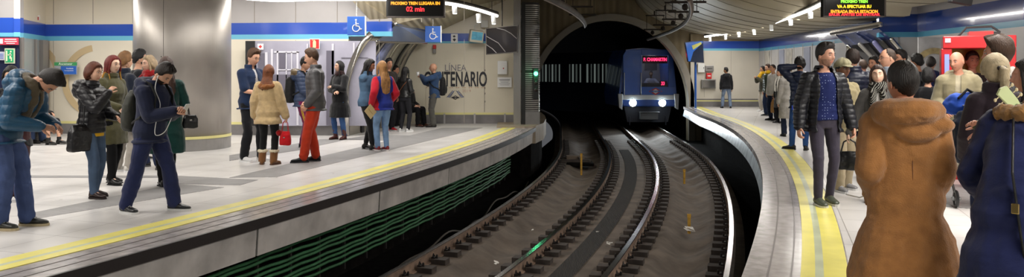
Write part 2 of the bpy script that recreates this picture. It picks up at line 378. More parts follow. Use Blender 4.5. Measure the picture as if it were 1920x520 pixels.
# ------------------------------------------------------------------ green cables below the left platform
ck = thing('cable_rack', 'dark upright brackets carrying green cables under the left platform', 'cable rack')
d = 4.4; k = 0
while d < 19.6:
    p = offp('L', d, -.50); o = MB().box((0, 0, -.78), (.035, .03, .78)).build('bracket', DKMET, ck); o.location = (p.x, p.y, 0); o.rotation_euler = (0, 0, -.3)
    d += .62
for j in range(10):
    pts = []
    for i in range(110):
        d = 3.8+16*i/109; sag = .006*math.sin(d*10.1)+.01*math.sin(d*1.7+j*2)
        p = offp('L', d, -.455+.01*math.sin(d*3+j)); pts.append((p.x, p.y, -.45-.065*j+sag))
    o = MB().tube(pts, .02, 6).build('cable', GCAB, smooth=True)
    tag(o, ['topmost', 'second highest', 'third highest', 'fourth highest', 'fifth highest', 'fifth lowest', 'fourth lowest', 'third lowest', 'second lowest', 'lowest'][j]+' green cable on the rack under the left platform', 'cable', 'green cables under the left platform')
pts = []
for i in range(90):
    d = 5+14.5*i/89; p = offp('L', d, .05+.05*math.sin(d*1.1)); pts.append((p.x-.02, p.y, -1.22+.07*math.sin(d*1.6)+.035*math.sin(d*4)))
tag(MB().tube(pts, .016, 6).build('cable', pm('loose_cable', (.09, .08, .07), .7), smooth=True), 'loose grey cable sagging along the trench below the green cables', 'cable')
# ------------------------------------------------------------------ column
def cyl(mb, c, r, z0, z1, n=64, mi=0, a0=0, a1=2*PI):
    mb.loft([[(c[0]+r*math.cos(a0+(a1-a0)*i/n), c[1]+r*math.sin(a0+(a1-a0)*i/n), z) for i in range(n)] for z in (z0, z1)], mi); return mb
cc = (-6.37, 15.5)
t = thing('column', 'huge round brushed steel column on the left platform', 'column', (cc[0], cc[1], 0))
mb = cyl(MB(), (0, 0), .88, .27, 3.5); mb.box((0, -.879, 1.9), (.006, .006, 3.2), mi=1)
for z in (1.05, 1.75): mb.ell((-.04, -.876, z), (.012, .008, .012), 8, 6, mi=1); mb.ell((.04, -.876, z), (.012, .008, .012), 8, 6, mi=1)
mb.build('cladding', [STEEL, DKMET], t, smooth=False).data.polygons.foreach_set('use_smooth', [True]*64+[False]*(len(t.children[0].data.polygons)-64))
cyl(MB(), (0, 0), .885, .22, .27).build('yellow_ring', PALEYEL, t)
cyl(MB(), (0, 0), .875, 0, .22).build('base', pm('column_base', (.26, .25, .24), .45, var=(4, .15)), t)
# ------------------------------------------------------------------ left walls
def wallseg(mb, a, b, zs, mis, th=.12):
    a = Vector(a); b = Vector(b); t = (b-a).normalized(); nrm = Vector((-t.y, t.x))*th
    for (z0, z1), mi in zip(zs, mis):
        P = [a, b, b+nrm, a+nrm]; mb.prism([tuple(p) for p in P], 'z', z0, z1, mi)
A0, A1, A2, A3 = (-16, 17.0), (-10.45, 17.0), (-11.05, 18.95), (-3.75, 18.35)
mats = [CREAM, GREYP, BLUE, CYAN, BASEM, PALEYEL, SEAM]
def bands(z0, zc, zb, ztop, up=0, low=0): return [(0, .24), (.24, .30), (.30, z0), (z0, zc), (zc, zb), (zb, ztop)], [4, 5, low, 3, 2, up]
mb = MB(); wallseg(mb, A2, (-6.9, 18.61), *bands(2.2, 2.31, 2.585, 3.5, up=0)); wallseg(mb, (-6.9, 18.61), A3, *bands(2.22, 2.33, 2.60, 3.5, up=1))
dr = (Vector(A3)-Vector(A2)).normalized()
for i in range(11):
    p = Vector(A2)+dr*(.2+i*.98); q = p+Vector((dr.y, -dr.x))*.002
    mb.box((q.x, q.y, 3.05), (.012, .008, .9), rz=math.atan2(dr.y, dr.x), mi=6)
    if i % 2 == 0: mb.box((q.x, q.y, 1.25), (.008, .008, 1.9), rz=math.atan2(dr.y, dr.x), mi=6)
struct('wall_left', mb, mats, 'cream panelled wall with blue band behind the left platform')
mb = MB(); wallseg(mb, A0, A1, *bands(2.2, 2.30, 2.62, 3.5, up=1)); struct('wall_lift', mb, mats, 'wall with blue band at the far left')
mb = MB(); a, b = Vector(A1), Vector(A2); 
wallseg(mb, a, b, [(2.2, 2.31), (2.31, 2.6), (2.6, 3.5), (0, .25)], [3, 2, 0, 4]); struct('wall_lift_side', mb, mats, 'return wall above the glass lift screen')
t = thing('glass_screen', 'glass lift screen with steel posts at the far left wall', 'glass screen')
gl = pm('screen_glass', (.45, .5, .52), .12, .0, alpha=.75)
mb = MB(); wallseg(mb, a, b, [(.25, 2.2)], [0], .03); mb.build('pane', gl, t)
for f_, w_ in ((.03, .07), (.55, .05), (.8, .2), (.97, .12)):
    p = a.lerp(b, f_); MB().box((p.x+.03, p.y-.03, 1.2), (w_, w_, 2.0)).build('post', pm('post_grey', (.28, .26, .25), .4, .5), t)
# painted brown arcs on the cream wall
def arc(mb, cx, cz, r, w_, a0, a1, y, n=24, mi=0, sx=1):
    V = []; 
    for i in range(n+1):
        a_ = a0+(a1-a0)*i/n
        for rr in (r, r-w_): V += [(cx+sx*rr*math.cos(a_), y, cz+rr*math.sin(a_)), (cx+sx*rr*math.cos(a_), y+.01, cz+rr*math.sin(a_))]
    Fc = []
    for i in range(n):
        k = 4*i; Fc += [(k, k+2, k+6, k+4), (k+1, k+5, k+7, k+3), (k, k+4, k+5, k+1), (k+2, k+3, k+7, k+6)]
    mb.add(V, Fc, mi)
mb = MB(); arc(mb, -11.35, 1.5, .63, .14, -1.3, 1.25, 18.93, mi=0); arc(mb, -9.75, 1.25, .86, .15, 1.75, 4.2, 18.85, mi=0)
tag(mb.build('wall_graphic', pm('tan_paint', (.55, .42, .24), .5)), 'two large tan curves painted on the cream wall at the left', 'wall graphic')
# mural panel
mb = MB(); q = lambda px, py, d=18.5: D(px, py, d)
def wbox(mb, px0, py0, px1, py1, d, th=.02, mi=0):
    a, b = D(px0, py0, d), D(px1, py1, d); mb.bb((a.x, d-th, b.z), (b.x, d, a.z), mi)
mur = pm('mural_lavender', (.36, .35, .43), .45, var=(1.5, .15)); mur2 = pm('mural_light', (.62, .61, .68), .45); mur3 = pm('mural_dark', (.13, .12, .16), .5)
t = thing('wall_mural', 'greyish lavender photo mural of an old station hall on the left wall', 'mural')
mb = MB(); wbox(mb, 478, 77, 705, 236, 18.34, .03); mb.build('panel', mur, t)
mb = MB(); wbox(mb, 461, 77, 479, 236, 18.335, .035); mb.build('black_stripe', BLACK, t)
mb = MB()
for x0, y0, x1, y1, mi in ((497, 98, 502, 235, 0), (508, 92, 512, 235, 0), (514, 96, 560, 99, 0), (519, 96, 522, 180, 0), (536, 97, 538, 180, 0), (546, 97, 548, 180, 0), (556, 97, 560, 235, 0),
      (522, 130, 558, 132, 0), (484, 100, 496, 230, 1), (524, 100, 535, 128, 1), (612, 95, 626, 235, 1), (622, 82, 626, 140, 0), (575, 82, 578, 100, 0), (662, 80, 665, 100, 0), (500, 140, 545, 175, 1), (640, 108, 690, 109, 1)):
    wbox(mb, x0, y0, x1, y1, 18.30, .01, mi)
mb.build('printed_picture', [mur2, mur3], t)
# ------------------------------------------------------------------ passage arch at the left
S2 = [CREAM, BASEM, STEELB]
t = thing('passage_arch', 'vaulted side of the exit passage with steel rim beside the mural', 'arch')
def shell(x0, xr, zc, rz, y0, y1, xoff, n=20, th=.06):
    """quarter barrel rising from the floor at x0 towards the right; returns rings"""
    prof = []
    for i in range(n+1):
        a_ = PI-.775*i/n; prof.append((x0+xr+xr*math.cos(a_), zc+rz*math.sin(a_)))
    prof = [(x0, 0)]+prof
    out = [(x-th, z+th) for x, z in reversed(prof)]
    P = prof+out
    return [[(x, y0, z) for x, z in P], [(x+xoff, y1, z) for x, z in P]]
mb = MB(); mb.loft(shell(-3.75, 1.98, .9, 1.98, 18.3, 22.5, .57)); mb.build('vault_side', pm('passage_cream', (.62, .58, .50), .3, .2), t, smooth=True)
mb = MB(); mb.loft(shell(-3.72, 1.98, .9, 1.98, 18.2, 18.36, .0, th=.10)); mb.build('rim', STEELB, t, smooth=True)
for y0, m_ in ((19.15, BLACK), (20.7, STEELB), (21.5, BLACK), (22.1, STEELB)):
    mb = MB(); x_ = -3.75+(y0-18.3)*.57/4.2; mb.loft(shell(x_+.03, 1.98, .9, 1.98, y0, y0+.22, .03, th=.03)); mb.build('rib', m_, t, smooth=True)
mb = MB(); x_ = -3.75+(19.6-18.3)*.57/4.2
mb.loft(shell(x_+.04, 1.98, .9, 1.98, 19.6, 20.3, .10, th=.02)); mb.build('poster_strip', pm('poster_blue', (.30, .34, .58), .35, var=(5, .5)), t, smooth=True)
mb = MB(); mb.bb((-3.9, 24.6, 0), (-1.2, 24.7, 3)); struct('wall_passage', mb, CREAM, 'cream wall inside the left passage')
hg = pm('hood_glass', (.22, .30, .52), .12, .1, alpha=.85)
mb = MB(); wallseg(mb, A3, (-2.75, 18.28), [(2.28, 2.39), (2.39, 2.62), (2.62, 3.5)], [3, 2, 1]); struct('wall_left_lintel', mb, mats, 'blue band continuing above the left passage')
mb = MB(); P = [D(705, 78, 18.3), D(742, 47, 18.3), D(802, 60, 22.2), D(800, 81, 22.2)]
V = [tuple(p) for p in P]+[tuple(p+Vector((.02, .04, .02))) for p in P]; mb.add(V, [(0, 1, 2, 3), (7, 6, 5, 4), (0, 4, 5, 1), (1, 5, 6, 2), (2, 6, 7, 3), (3, 7, 4, 0)])
t = thing('glass_hood', 'slanting blue glass hood above the left passage arch', 'hood'); mb.build('glass', hg, t)
mb = MB(); mb.tube([P[1]+Vector((0, -.02, .03)), P[2]+Vector((0, -.02, .03))], .045, 8); mb.tube([P[0], P[3]], .03, 8); mb.build('frame', STEELB, t)
# sloping lunette ceiling
mb = MB(); P = [D(742, 47, 18.4), D(835, 62, 22.4), Vector((-1.9, 22.4, 3.6)), Vector((-3.75, 18.4, 3.6))]
P = [D(700, 44, 18.4), D(742, 45, 18.4), D(820, 60, 22.4), Vector((.0, 22.4, 3.55)), Vector((-2.4, 17.5, 3.55)), Vector((-3.9, 17.5, 3.45))]
V = [tuple(p) for p in P]+[tuple(p+Vector((0, 0, .05))) for p in P]; n = len(P)
mb.add(V, [tuple(range(n)), tuple(range(2*n-1, n-1, -1))]+[(i, (i+1) % n, (i+1) % n+n, i+n) for i in range(n)]); struct('ceiling_lunette', mb, VAULT, 'ribbed beige ceiling piece above the left passage')
# ------------------------------------------------------------------ CENTENARIO wall
mb = MB(); mats2 = [pm('cream_warm', (.72, .66, .53), .3, var=(.6, .08)), GREYP, BLUE, CYAN, BASEM, PALEYEL, SEAM]
WY = 22.5
wallseg(mb, (-2.42, WY), (.06, WY), [(0, .25), (.25, .31), (.31, 2.26), (2.26, 2.32), (2.32, 2.54), (2.54, 3.6)], [4, 5, 0, 3, 2, 0])
for x_ in (-.74, -.73): mb.box((x_-.04, WY-.002, 1.28), (.008, .008, 1.9), mi=6)
for x_ in (-1.9, -1.05, -.2): mb.box((x_, WY-.01, .14), (.05, .02, .28), mi=1)
for z in (.62, .85, 1.0, 1.5): mb.ell((-.76, WY-.01, z), (.015, .012, .03), 8, 6, mi=6)
struct('wall_end_left', mb, mats2, 'cream end wall with lettering on the left platform')
mb = MB()   # curved left flank
prof = [(-2.42-1.35*(1-math.sin(a_)), .3+1.95*math.cos(a_)*0+1.96*(math.sin(a_))) for a_ in np.linspace(0, PI/2, 16)]
xs = [(-3.15, 0)]+[(-3.15+1.98*(1-math.cos(a_)), .9+1.98*math.sin(a_)) for a_ in np.linspace(0, .775, 16)]+[(-2.3, 2.28), (-2.3, 0)]
mb.prism([(x, z) for x, z in xs], 'y', WY+.012, WY+.1); struct('wall_end_flank', mb, mats2[0], 'rounded left flank of the lettered wall')
t = thing('wall_lettering', 'LÍNEA CENTENARIO lettering with track emblem on the cream end wall', 'lettering', (0, WY-.012, 0))
def wtext(body, px, py, hpx, m_, wpx, par, d=WY, off=0, bold=0):
    p = D(px, py, d); s_ = hpx*d/F/.7
    return text(body, s_, m_, par, (p.x, -off, p.z), bold=bold, width=wpx*d/F)
INK = pm('black_lettering', (.012, .012, .02), .5); INKG = pm('grey_lettering', (.2, .19, .22), .5)
wtext('LÍNEA', 854, 128, 12, INKG, 40, t); wtext('CENTENARIO', 854, 150, 27, INK, 118, t, bold=.012)

mb = MB()
for px in range(800, 912, 4):
    if px % 12: p_ = D(px, 164.5, WY); mb.box((p_.x, -.003, p_.z), (.034, .004, .014))
mb.build('orange_line', pm('orange_line', (.55, .28, .15), .5), t)
wtext('2019', 875, 171, 5, pm('pale_orange', (.65, .45, .35), .5), 16, t)
mb = MB(); e = D(854, 183, WY); mb.prism([(e.x-.10, e.z), (e.x, e.z+.06), (e.x+.10, e.z), (e.x, e.z-.06)], 'y', -.004, 0, 0)
mb.prism([(e.x-.065, e.z), (e.x, e.z+.038), (e.x+.065, e.z), (e.x, e.z-.038)], 'y', -.006, -.003, 1); mb.box((e.x, -.007, e.z), (.22, .006, .03), mi=0)
for sg in (-1, 1):
    for i in range(5):
        f_ = i/4; mb.box((e.x+sg*(.06+.13*f_), -.003, e.z+.17-.15*f_), (.05+.02*f_, .006, .018), mi=2)
    for o_ in (-.03, .03): mb.tube([(e.x+sg*.05+o_, -.003, e.z+.2), (e.x+sg*.2+o_*1.6, -.003, e.z+.0)], .004, 4, mi=0)
mb.build('emblem', [INK, CREAM, pm('emblem_blue', (.08, .14, .4), .5)], t)
# jamb and louvred housing
mb = MB(); mb.bb((.04, 21.5, 0), (.235, 22.6, 3.6)); struct('trim_15', mb, STEELB, 'steel jamb at the end of the left platform')
t = thing('louvred_housing', 'tall rounded louvred metal housing at the tunnel mouth', 'ventilation housing', (.5, 21.6, .04))
rd = lambda r, y0, w_: [(-w_, y0+1.2), (-w_, y0)]+[(-w_+(2*w_)*.25+0*i, y0-.0) for i in range(1)]+[(w_-.22+.22*math.sin(a_), y0+.22-.22*math.cos(a_)) for a_ in np.linspace(0, PI/2, 8)]+[(w_, y0+1.2)]
mb = MB(); mb.prism(rd(0, .03, .235), 'z', 0, 3.3); mb.build('core', DKMET, t)
mb = MB()
for i in range(52):
    z = .35+i*.056
    if abs(z-1.40) < .03: continue
    mb.prism(rd(0, 0, .255), 'z', z, z+.03)
mb.build('louvre_slats', pm('louvre_steel', (.42, .41, .39), .3, .85), t)
MB().box((-.19, -.02, 1.65), (.10, .05, 3.3)).build('post', BLACK, t); MB().box((0, -.01, .17), (.5, .06, .34)).build('plinth', BASEM, t)
t = thing('signal_light', 'track signal showing green on the louvred housing', 'signal', (.64, 21.5, 0))
mb = MB(); mb.bb((-.07, -.06, .72), (.07, .16, 1.56)); mb.build('signal_case', BLACK, t, bevel=.01)
for z, m_, nm in ((1.41, glow('signal_green', (.05, 1, .35), 14), 'green_lamp'), (1.17, pm('lens_dark', (.03, .02, .02), .2), 'dark_lamp'), (.98, pm('lens_dark', (.03, .02, .02), .2), 'dark_lamp')):
    mb = MB(); mb.ell((0, -.07, z), (.055, .025, .055), 16, 8); mb.build(nm, m_, t, smooth=True)
l = bpy.data.lights.new('signal_glow', 'POINT'); l.energy = 3; l.color = (.1, 1, .4); l.shadow_soft_size = .05; o = bpy.data.objects.new('signal_glow', l); C.objects.link(o); o.location = (.64, 21.2, 1.41)
# ------------------------------------------------------------------ portal wall, tunnel, right walls
PY = 33.0; pcx, phw, ptop = 4.07, 3.2, 3.57
def archpt(a_, g=0): return (pcx+(phw+g)*math.cos(a_), -0.0+(ptop+g)*math.sin(a_))
N = 40; ar = [archpt(PI*i/N) for i in range(N+1)]          # right to left
mb = MB(); V = []; Fc = []
outer = [(10.9, 0)]+[]
top = 4.9
pts_in = [(pcx+phw, -1.5)]+ar+[(pcx-phw, -1.5)]
pts_out = [(7.6 if i == 0 else 0, -1.5) for i in range(1)]
# wall built as strips between the arch and an outer rectangle
outp = []
for (x, z) in pts_in:
    a_ = math.atan2(max(z, -1.5), x-pcx); dx, dz = math.cos(a_), math.sin(a_)
    kx = (11.0-pcx)/dx if dx > 1e-6 else ((-1.5-pcx)/dx if dx < -1e-6 else 1e9); kz = (top/dz) if dz > 1e-6 else 1e9
    kk = min(kx, kz); outp.append((pcx+dx*kk, dz*kk))
outp[0] = (11.0, -1.5); outp[-1] = (-1.5, -1.5)
n = len(pts_in)
for y in (PY, PY+.4):
    V += [(x, y, z) for x, z in pts_in]+[(x, y, z) for x, z in outp]
for i in range(n-1):
    Fc += [(i, i+1, n+i+1, n+i), (2*n+i, 2*n+n+i, 2*n+n+i+1, 2*n+i+1), (i, 2*n+i, 2*n+i+1, i+1)]
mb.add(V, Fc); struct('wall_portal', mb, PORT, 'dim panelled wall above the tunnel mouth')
rings = []
for x, z, g in [(pcx+phw, -1.5, 0)]+[(*archpt(PI*i/N), 0) for i in range(N+1)]+[(pcx-phw, -1.5, 0)]:
    vx, vz = x-pcx, max(z, 0.0001); L_ = math.hypot(vx, vz); ux, uz = vx/L_, vz/L_
    if z < 0: ux, uz = (1 if vx > 0 else -1), 0
    rings.append([(x, PY-.12, z), (x+ux*.26, PY-.12, z+uz*.26), (x+ux*.26, PY+.05, z+uz*.26), (x, PY+.05, z)])
mb = MB(); mb.loft(rings); struct('trim_16', mb, pm('portal_ring', (.36, .33, .28), .6), 'concrete ring around the tunnel mouth')
# tunnel tube curving left
rings = []; th = 0; cx_, cy_ = pcx, PY
for k in range(15):
    R_ = Matrix.Rotation(th, 3, 'Z'); row = []
    for x, z in [(phw+.3, -1.5)]+[((phw+.3)*math.cos(PI*i/20), (ptop+.3)*math.sin(PI*i/20)) for i in range(21)]+[(-phw-.3, -1.5)]:
        p = R_ @ Vector((x, 0, 0)); row.append((cx_+p.x, cy_+p.y, z))
    rings.append(row); th += .04; cx_ -= 3*math.sin(th); cy_ += 3*math.cos(th)
mb = MB(); m = len(rings[0]); mb.add([p for r in rings for p in r], [(a*m+i, a*m+i+1, (a+1)*m+i+1, (a+1)*m+i) for a in range(14) for i in range(m-1)]+[tuple(14*m+i for i in range(m))])
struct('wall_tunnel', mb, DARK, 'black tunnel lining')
# right end wall and side wall
mb = MB(); r_ = [(0, .22), (.22, .27), (.27, .33), (.33, 2.31), (2.31, 2.40), (2.40, 2.70), (2.70, 3.0)]
wallseg(mb, (7.34, PY-.12), (10.15, PY-.12), r_, [4, 5, 4, 0, 3, 2, 1], .1)
for x_ in (7.9, 9.0): mb.box((x_, PY-.125, 1.35), (.008, .008, 1.9), mi=6)
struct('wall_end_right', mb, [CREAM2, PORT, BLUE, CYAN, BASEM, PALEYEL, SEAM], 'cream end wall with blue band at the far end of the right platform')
zs, ms = [(0, .25), (.25, .30), (.30, 2.28), (2.28, 2.40), (2.40, 2.76)], [4, 5, 0, 3, 2]
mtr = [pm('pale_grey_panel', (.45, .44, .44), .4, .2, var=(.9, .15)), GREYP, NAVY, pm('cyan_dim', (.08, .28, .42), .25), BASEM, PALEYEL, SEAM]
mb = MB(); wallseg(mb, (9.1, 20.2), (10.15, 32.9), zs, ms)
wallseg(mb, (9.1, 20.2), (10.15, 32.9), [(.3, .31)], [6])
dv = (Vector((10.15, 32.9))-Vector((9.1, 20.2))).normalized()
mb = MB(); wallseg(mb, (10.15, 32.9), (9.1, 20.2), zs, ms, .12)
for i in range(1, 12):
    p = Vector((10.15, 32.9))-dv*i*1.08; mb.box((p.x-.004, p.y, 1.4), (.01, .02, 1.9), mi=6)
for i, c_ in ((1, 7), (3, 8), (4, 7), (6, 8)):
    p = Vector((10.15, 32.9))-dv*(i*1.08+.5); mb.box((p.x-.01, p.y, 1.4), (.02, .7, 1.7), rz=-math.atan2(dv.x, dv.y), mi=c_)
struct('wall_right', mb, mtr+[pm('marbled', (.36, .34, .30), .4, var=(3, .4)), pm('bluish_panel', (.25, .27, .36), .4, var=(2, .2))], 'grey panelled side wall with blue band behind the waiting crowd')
mb = MB(); zn, mn = [(0, .25), (.25, .30), (.30, 2.28), (2.28, 2.40), (2.40, 2.82), (2.82, 3.5)], ms+[1]
for a_, b_ in (((9.08, 14.2), (9.08, 8)), ((9.5, 18.75), (9.08, 14.2))): wallseg(mb, a_, b_, zn, mn, .12)
wallseg(mb, (8.6, 18.75), (9.5, 18.75), zn[3:], mn[3:], .12); wallseg(mb, (9.1, 18.75), (9.5, 18.75), zn[2:3], mn[2:3], .12)
for i in range(5): mb.box((9.078, 14.0-i*1.1, 1.4), (.01, .012, 1.9), mi=6)
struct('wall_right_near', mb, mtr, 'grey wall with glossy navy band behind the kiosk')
mb = MB(); mb.bb((10.3, 18, 0), (10.4, 21, 3)); struct('wall_recess', mb, mtr[0], 'back wall of the right passage')
# right vault ceiling
prof = [(9.1+1.2*(1-0), 2.70)]
def vrow(y):
    xw = 9.1 if y < 20.2 else 9.1+1.05*(y-20.2)/12.7
    zb = 2.94 if y < 18.3 else 2.75
    return [(xw-5.2*math.sin(a_), y, zb+2.05*(1-math.cos(a_))) for a_ in np.linspace(0, PI/2, 14)]+[(2.0, y, 4.85), (.4, y, 4.85)]
ys = [-4, 2, 8, 13, 18.2, 18.3, 22, 27, 33]; mb = MB(); rr = [vrow(y) for y in ys]; m = len(rr[0])
mb.add([p for r in rr for p in r], [(a*m+i, (a+1)*m+i, (a+1)*m+i+1, a*m+i+1) for a in range(len(ys)-1) for i in range(m-1)])
VR = pm('vault_right', (.42, .37, .27), .55, var=(.7, .12)); nt = VR.node_tree
struct('ceiling_vault', mb, VR, 'beige ribbed vault over the tracks and right platform', smooth=True)
mb = MB()
for y in np.arange(14.5, 33, 1.35):
    P = vrow(y)[:15]; mb.tube([(p[0]-.01, p[1], p[2]-.006) for p in P], .007, 4)
struct('trim_17', mb, pm('vault_seam', (.22, .19, .13), .7), 'dark seams between the vault panels')
mb = MB(); mb.bb((-16, -4, 3.5), (-2.4, 19.2, 3.6)); struct('ceiling', mb, CEIL, 'flat ceiling of the left hall')
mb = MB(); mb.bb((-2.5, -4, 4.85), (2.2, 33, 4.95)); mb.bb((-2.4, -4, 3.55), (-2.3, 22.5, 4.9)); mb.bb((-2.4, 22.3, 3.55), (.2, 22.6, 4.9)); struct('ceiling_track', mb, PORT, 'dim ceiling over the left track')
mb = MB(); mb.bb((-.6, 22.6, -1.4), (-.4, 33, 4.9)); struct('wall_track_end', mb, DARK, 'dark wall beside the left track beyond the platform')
# ------------------------------------------------------------------ light rails
TUBE = glow('lamp_tube', (1, .97, .92), 9); LAMPB = pm('lamp_body', (.6, .6, .58), .4, emit=(1, .97, .9, .35)); SPOTL = glow('spot_glow', (1, .97, .92), 6)  # lamp casing is grey; a faint glow is added to its colour
RAILM = pm('light_rail_metal', (.10, .09, .08), .4, .6)
def catmull(P, n=8):
    P = [Vector(p) for p in P]; Q = [P[0]*2-P[1]]+P+[P[-1]*2-P[-2]]; out = []
    for i in range(1, len(Q)-2):
        for k in range(n):
            t = k/n; a, b, c, d = Q[i-1:i+3]
            out.append(.5*((2*b)+(c-a)*t+(2*a-5*b+4*c-d)*t*t+(3*b-a-3*c+d)*t**3))
    return out+[P[-1]]
def lightrail(P, spots, lab, hz):
    t = thing('light_rail', lab, 'light rail', P[0]); o0 = Vector(P[0]); c = [p-o0 for p in catmull(P)]
    MB().tube([p+Vector((0, 0, .07)) for p in c], .05, 8, flat=1).build('carrier', RAILM, t)
    MB().tube(c, .035, 8).build('tube', TUBE, t)
    MB().tube([p+Vector((-.05, 0, .05)) for p in c], .02, 6).build('conduit', RAILM, t)
    for i in range(2, len(c), 7):
        p = c[i]; MB().tube([p+Vector((0, 0, .1)), p+Vector((0, 0, .9))], .01, 5).build('hanger', RAILM, t)
    for x, y, z, h in spots:
        p = Vector((x, y, z))-o0; m = MB(); m.tube([p, p+Vector((.01, 0, -h))], .055, 12, round_=False); s_ = m.build('spot_lamp', LAMPB, t, smooth=True)
        m = MB(); m.ell(p+Vector((.01, 0, -h)), (.052, .052, .012), 12, 4); m.build('lens', SPOTL, s_)
P = [D(1322, 69, 34.0-1.6), D(1380, 60, 29.5), D(1430, 49.5, 25.6), D(1480, 33, 21.0), D(1520, 18, 18.2), D(1562, -2, 15.7), (6.0, 13.0, 2.95), (5.0, 9.5, 2.95)]
sp = []
for px, py in ((1331, 69), (1360, 65), (1385, 60), (1414, 55), (1446, 46), (1482, 35), (1519, 20), (1553, 2)):
    d = 1.42*F/(HY-py+3); p = D(px, py, min(d, 32)); sp.append((p.x, p.y, p.z, .17))
lightrail(P, sp, 'long curved light rail with hanging spots over the right platform', 0)
P = [D(932, 33, 20.3), D(895, 18, 19.2), D(850, 6, 18.0), D(760, -5, 17.0), D(640, -12, 15.6), (-4.6, 12.5, 3.0), (-6.5, 7.0, 3.0)]
P = [D(932, 30, 20.3), D(890, 17, 19.0), D(835, 6, 17.8), D(740, -1, 16.6), D(600, -2, 15.6), D(440, -6, 14.4), (-7.5, 9, 2.95)]
sp = [tuple(D(px, py, d))+(.2,) for px, py, d in ((770, 0, 17), (852, 9, 18.2), (897, 26, 19.2), (925, 30, 20.1))]
lightrail(P, sp, 'curved light rail with spots over the left platform', 0)
# ------------------------------------------------------------------ overhead conductor rails
def cond(k1, k2, d0, d1, z, lab, rad):
    pts = []
    for i in range(40):
        d = d0+(d1-d0)*i/39; x = (curve(k1, d)+curve(k2, d))/2; pts.append((x, d, z))
    t = thing('overhead_conductor', lab, 'overhead line'); m = MB(); m.tube(pts, rad, 8, flat=1.0)
    m.build('conductor_bar', pm('conductor', (.10, .08, .065), .8, 0, var=(2, .3)), t, smooth=True)
    m = MB(); m.tube([(p[0], p[1], p[2]-rad) for p in pts], .018, 6); m.build('contact_wire', pm('copper_wire', (.22, .15, .11), .6, .2), t)
    d = d0+.8
    while d < d1-.5:
        x = (curve(k1, d)+curve(k2, d))/2; m = MB(); xw = 9.1+1.05*max(0, d-20.2)/12.7; q_ = (xw-x-.35)/5.2
        vz = 4.85 if q_ >= 1 else (2.94 if d < 18.3 else 2.75)+2.05*(1-math.sqrt(1-q_*q_)); hz = min(z+.9, vz-.16)
        m.tube([(x-.05, d, hz), (x-.05, d, min(4.8, vz-.02))], .03, 6); m.tube([(x-.35, d, hz), (x+.3, d, hz)], .022, 6)
        m.tube([(x-.33, d, hz), (x-.33, d, z+.25)], .01, 5); m.tube([(x+.28, d, hz), (x+.28, d, z+.25)], .01, 5); m.tube([(x-.42, d, z+.25), (x+.32, d, z+.25)], .025, 6)
        m.ell((x-.12, d, z+.14), (.07, .07, .08), 10, 6)
        m.build('support_bracket', pm('bracket_metal', (.045, .035, .03), .6, .4), t); d += 2.9
cond('R3', 'R4', 13.5, 31.5, 2.72, 'overhead conductor bar above the track of the arriving train', .05)
cond('R1', 'R2', 13.5, 24.0, 2.85, 'overhead conductor bar above the left track', .07)
# ------------------------------------------------------------------ accessibility, fire and first aid signs
SB = pm('sign_blue', (.03, .13, .52), .35); SW = pm('sign_white', (.85, .85, .85), .4); SR = pm('sign_red', (.62, .03, .03), .4)
def wheelchair(px0, py0, px1, py1, d, lab):
    a, b = D(px0, py0, d), D(px1, py1, d); w_ = b.x-a.x; h_ = a.z-b.z; c = (a+b)/2
    t = thing('accessibility_sign', lab, 'sign', c)
    MB().box((0, .04, 0), (w_, .08, h_)).build('sign_box', SB, t, bevel=.004); MB().box((w_/2+.01, .04, 0), (.02, .09, h_+.02)).build('side_rim', SW, t)
    m = MB(); u = w_
    m.ell((0, -.004, .33*u), (.05*u, .006, .05*u), 16, 6)
    m.tube([(0, -.004, .24*u), (0, -.004, .02*u), (.16*u, -.004, .0*u), (.24*u, -.004, -.2*u), (.31*u, -.004, -.17*u)], .032*u, 8, flat=.3, ref=(0, 1, 0)) if False else None
    P_ = [(0, .24), (0, .0), (.17, -.02), (.24, -.2), (.31, -.17)]
    for i in range(len(P_)-1):
        (x0, z0), (x1, z1) = P_[i], P_[i+1]; L_ = math.hypot(x1-x0, z1-z0); an = math.atan2(z1-z0, x1-x0)
        m.box(((x0+x1)/2*u, -.004, (z0+z1)/2*u), ((L_+.04)*u, .008, .055*u), rot=Matrix.Rotation(-an, 3, 'Y'))
    m.box((.08*u, -.004, .12*u), (.16*u, .008, .045*u)); m.build('pictogram', SW, t)
    m = MB(); arc(m, 0, -.12*u, .22*u, .045*u, 1.9, 6.0, -.008, 30); m.build('wheel_mark', SW, t)
    MB().tube([(0, .04, h_/2), (0, .04, h_/2+.5)], .012, 6).build('hanger', STEELB, t)
wheelchair(651, 31, 684, 66, 17.2, 'blue wheelchair sign projecting near the mural')
wheelchair(797, 49, 826, 79, 20.0, 'blue wheelchair sign above the passage, left of the pictogram plate')
t = thing('first_aid_sign', 'small white sign with a red cross on the mural', 'sign', D(488.5, 87.5, 18.25))
MB().box((0, 0, 0), (.13, .02, .135)).build('plate', SW, t); m = MB(); m.box((0, -.013, 0), (.075, .006, .025)); m.box((0, -.013, 0), (.025, .008, .075)); m.build('cross', SR, t)
t = thing('fire_extinguisher_sign', 'red fire extinguisher sign on the mural', 'sign', D(590, 82.5, 18.2))
MB().box((0, 0, 0), (.23, .02, .235)).build('rim', SW, t); MB().box((0, -.012, 0), (.205, .01, .21)).build('plate', SR, t)
m = MB(); m.box((0, -.02, -.02), (.07, .008, .13)); m.ell((0, -.02, .045), (.035, .006, .03), 12, 6); m.box((0, -.02, .075), (.03, .008, .03)); m.box((-.025, -.02, .085), (.06, .008, .012)); m.build('pictogram', pm('cream_ink', (.75, .68, .35), .4), t)
t = thing('pictogram_plate', 'small white plate with two black marks on the blue band', 'sign', D(852, 72, 22.484))
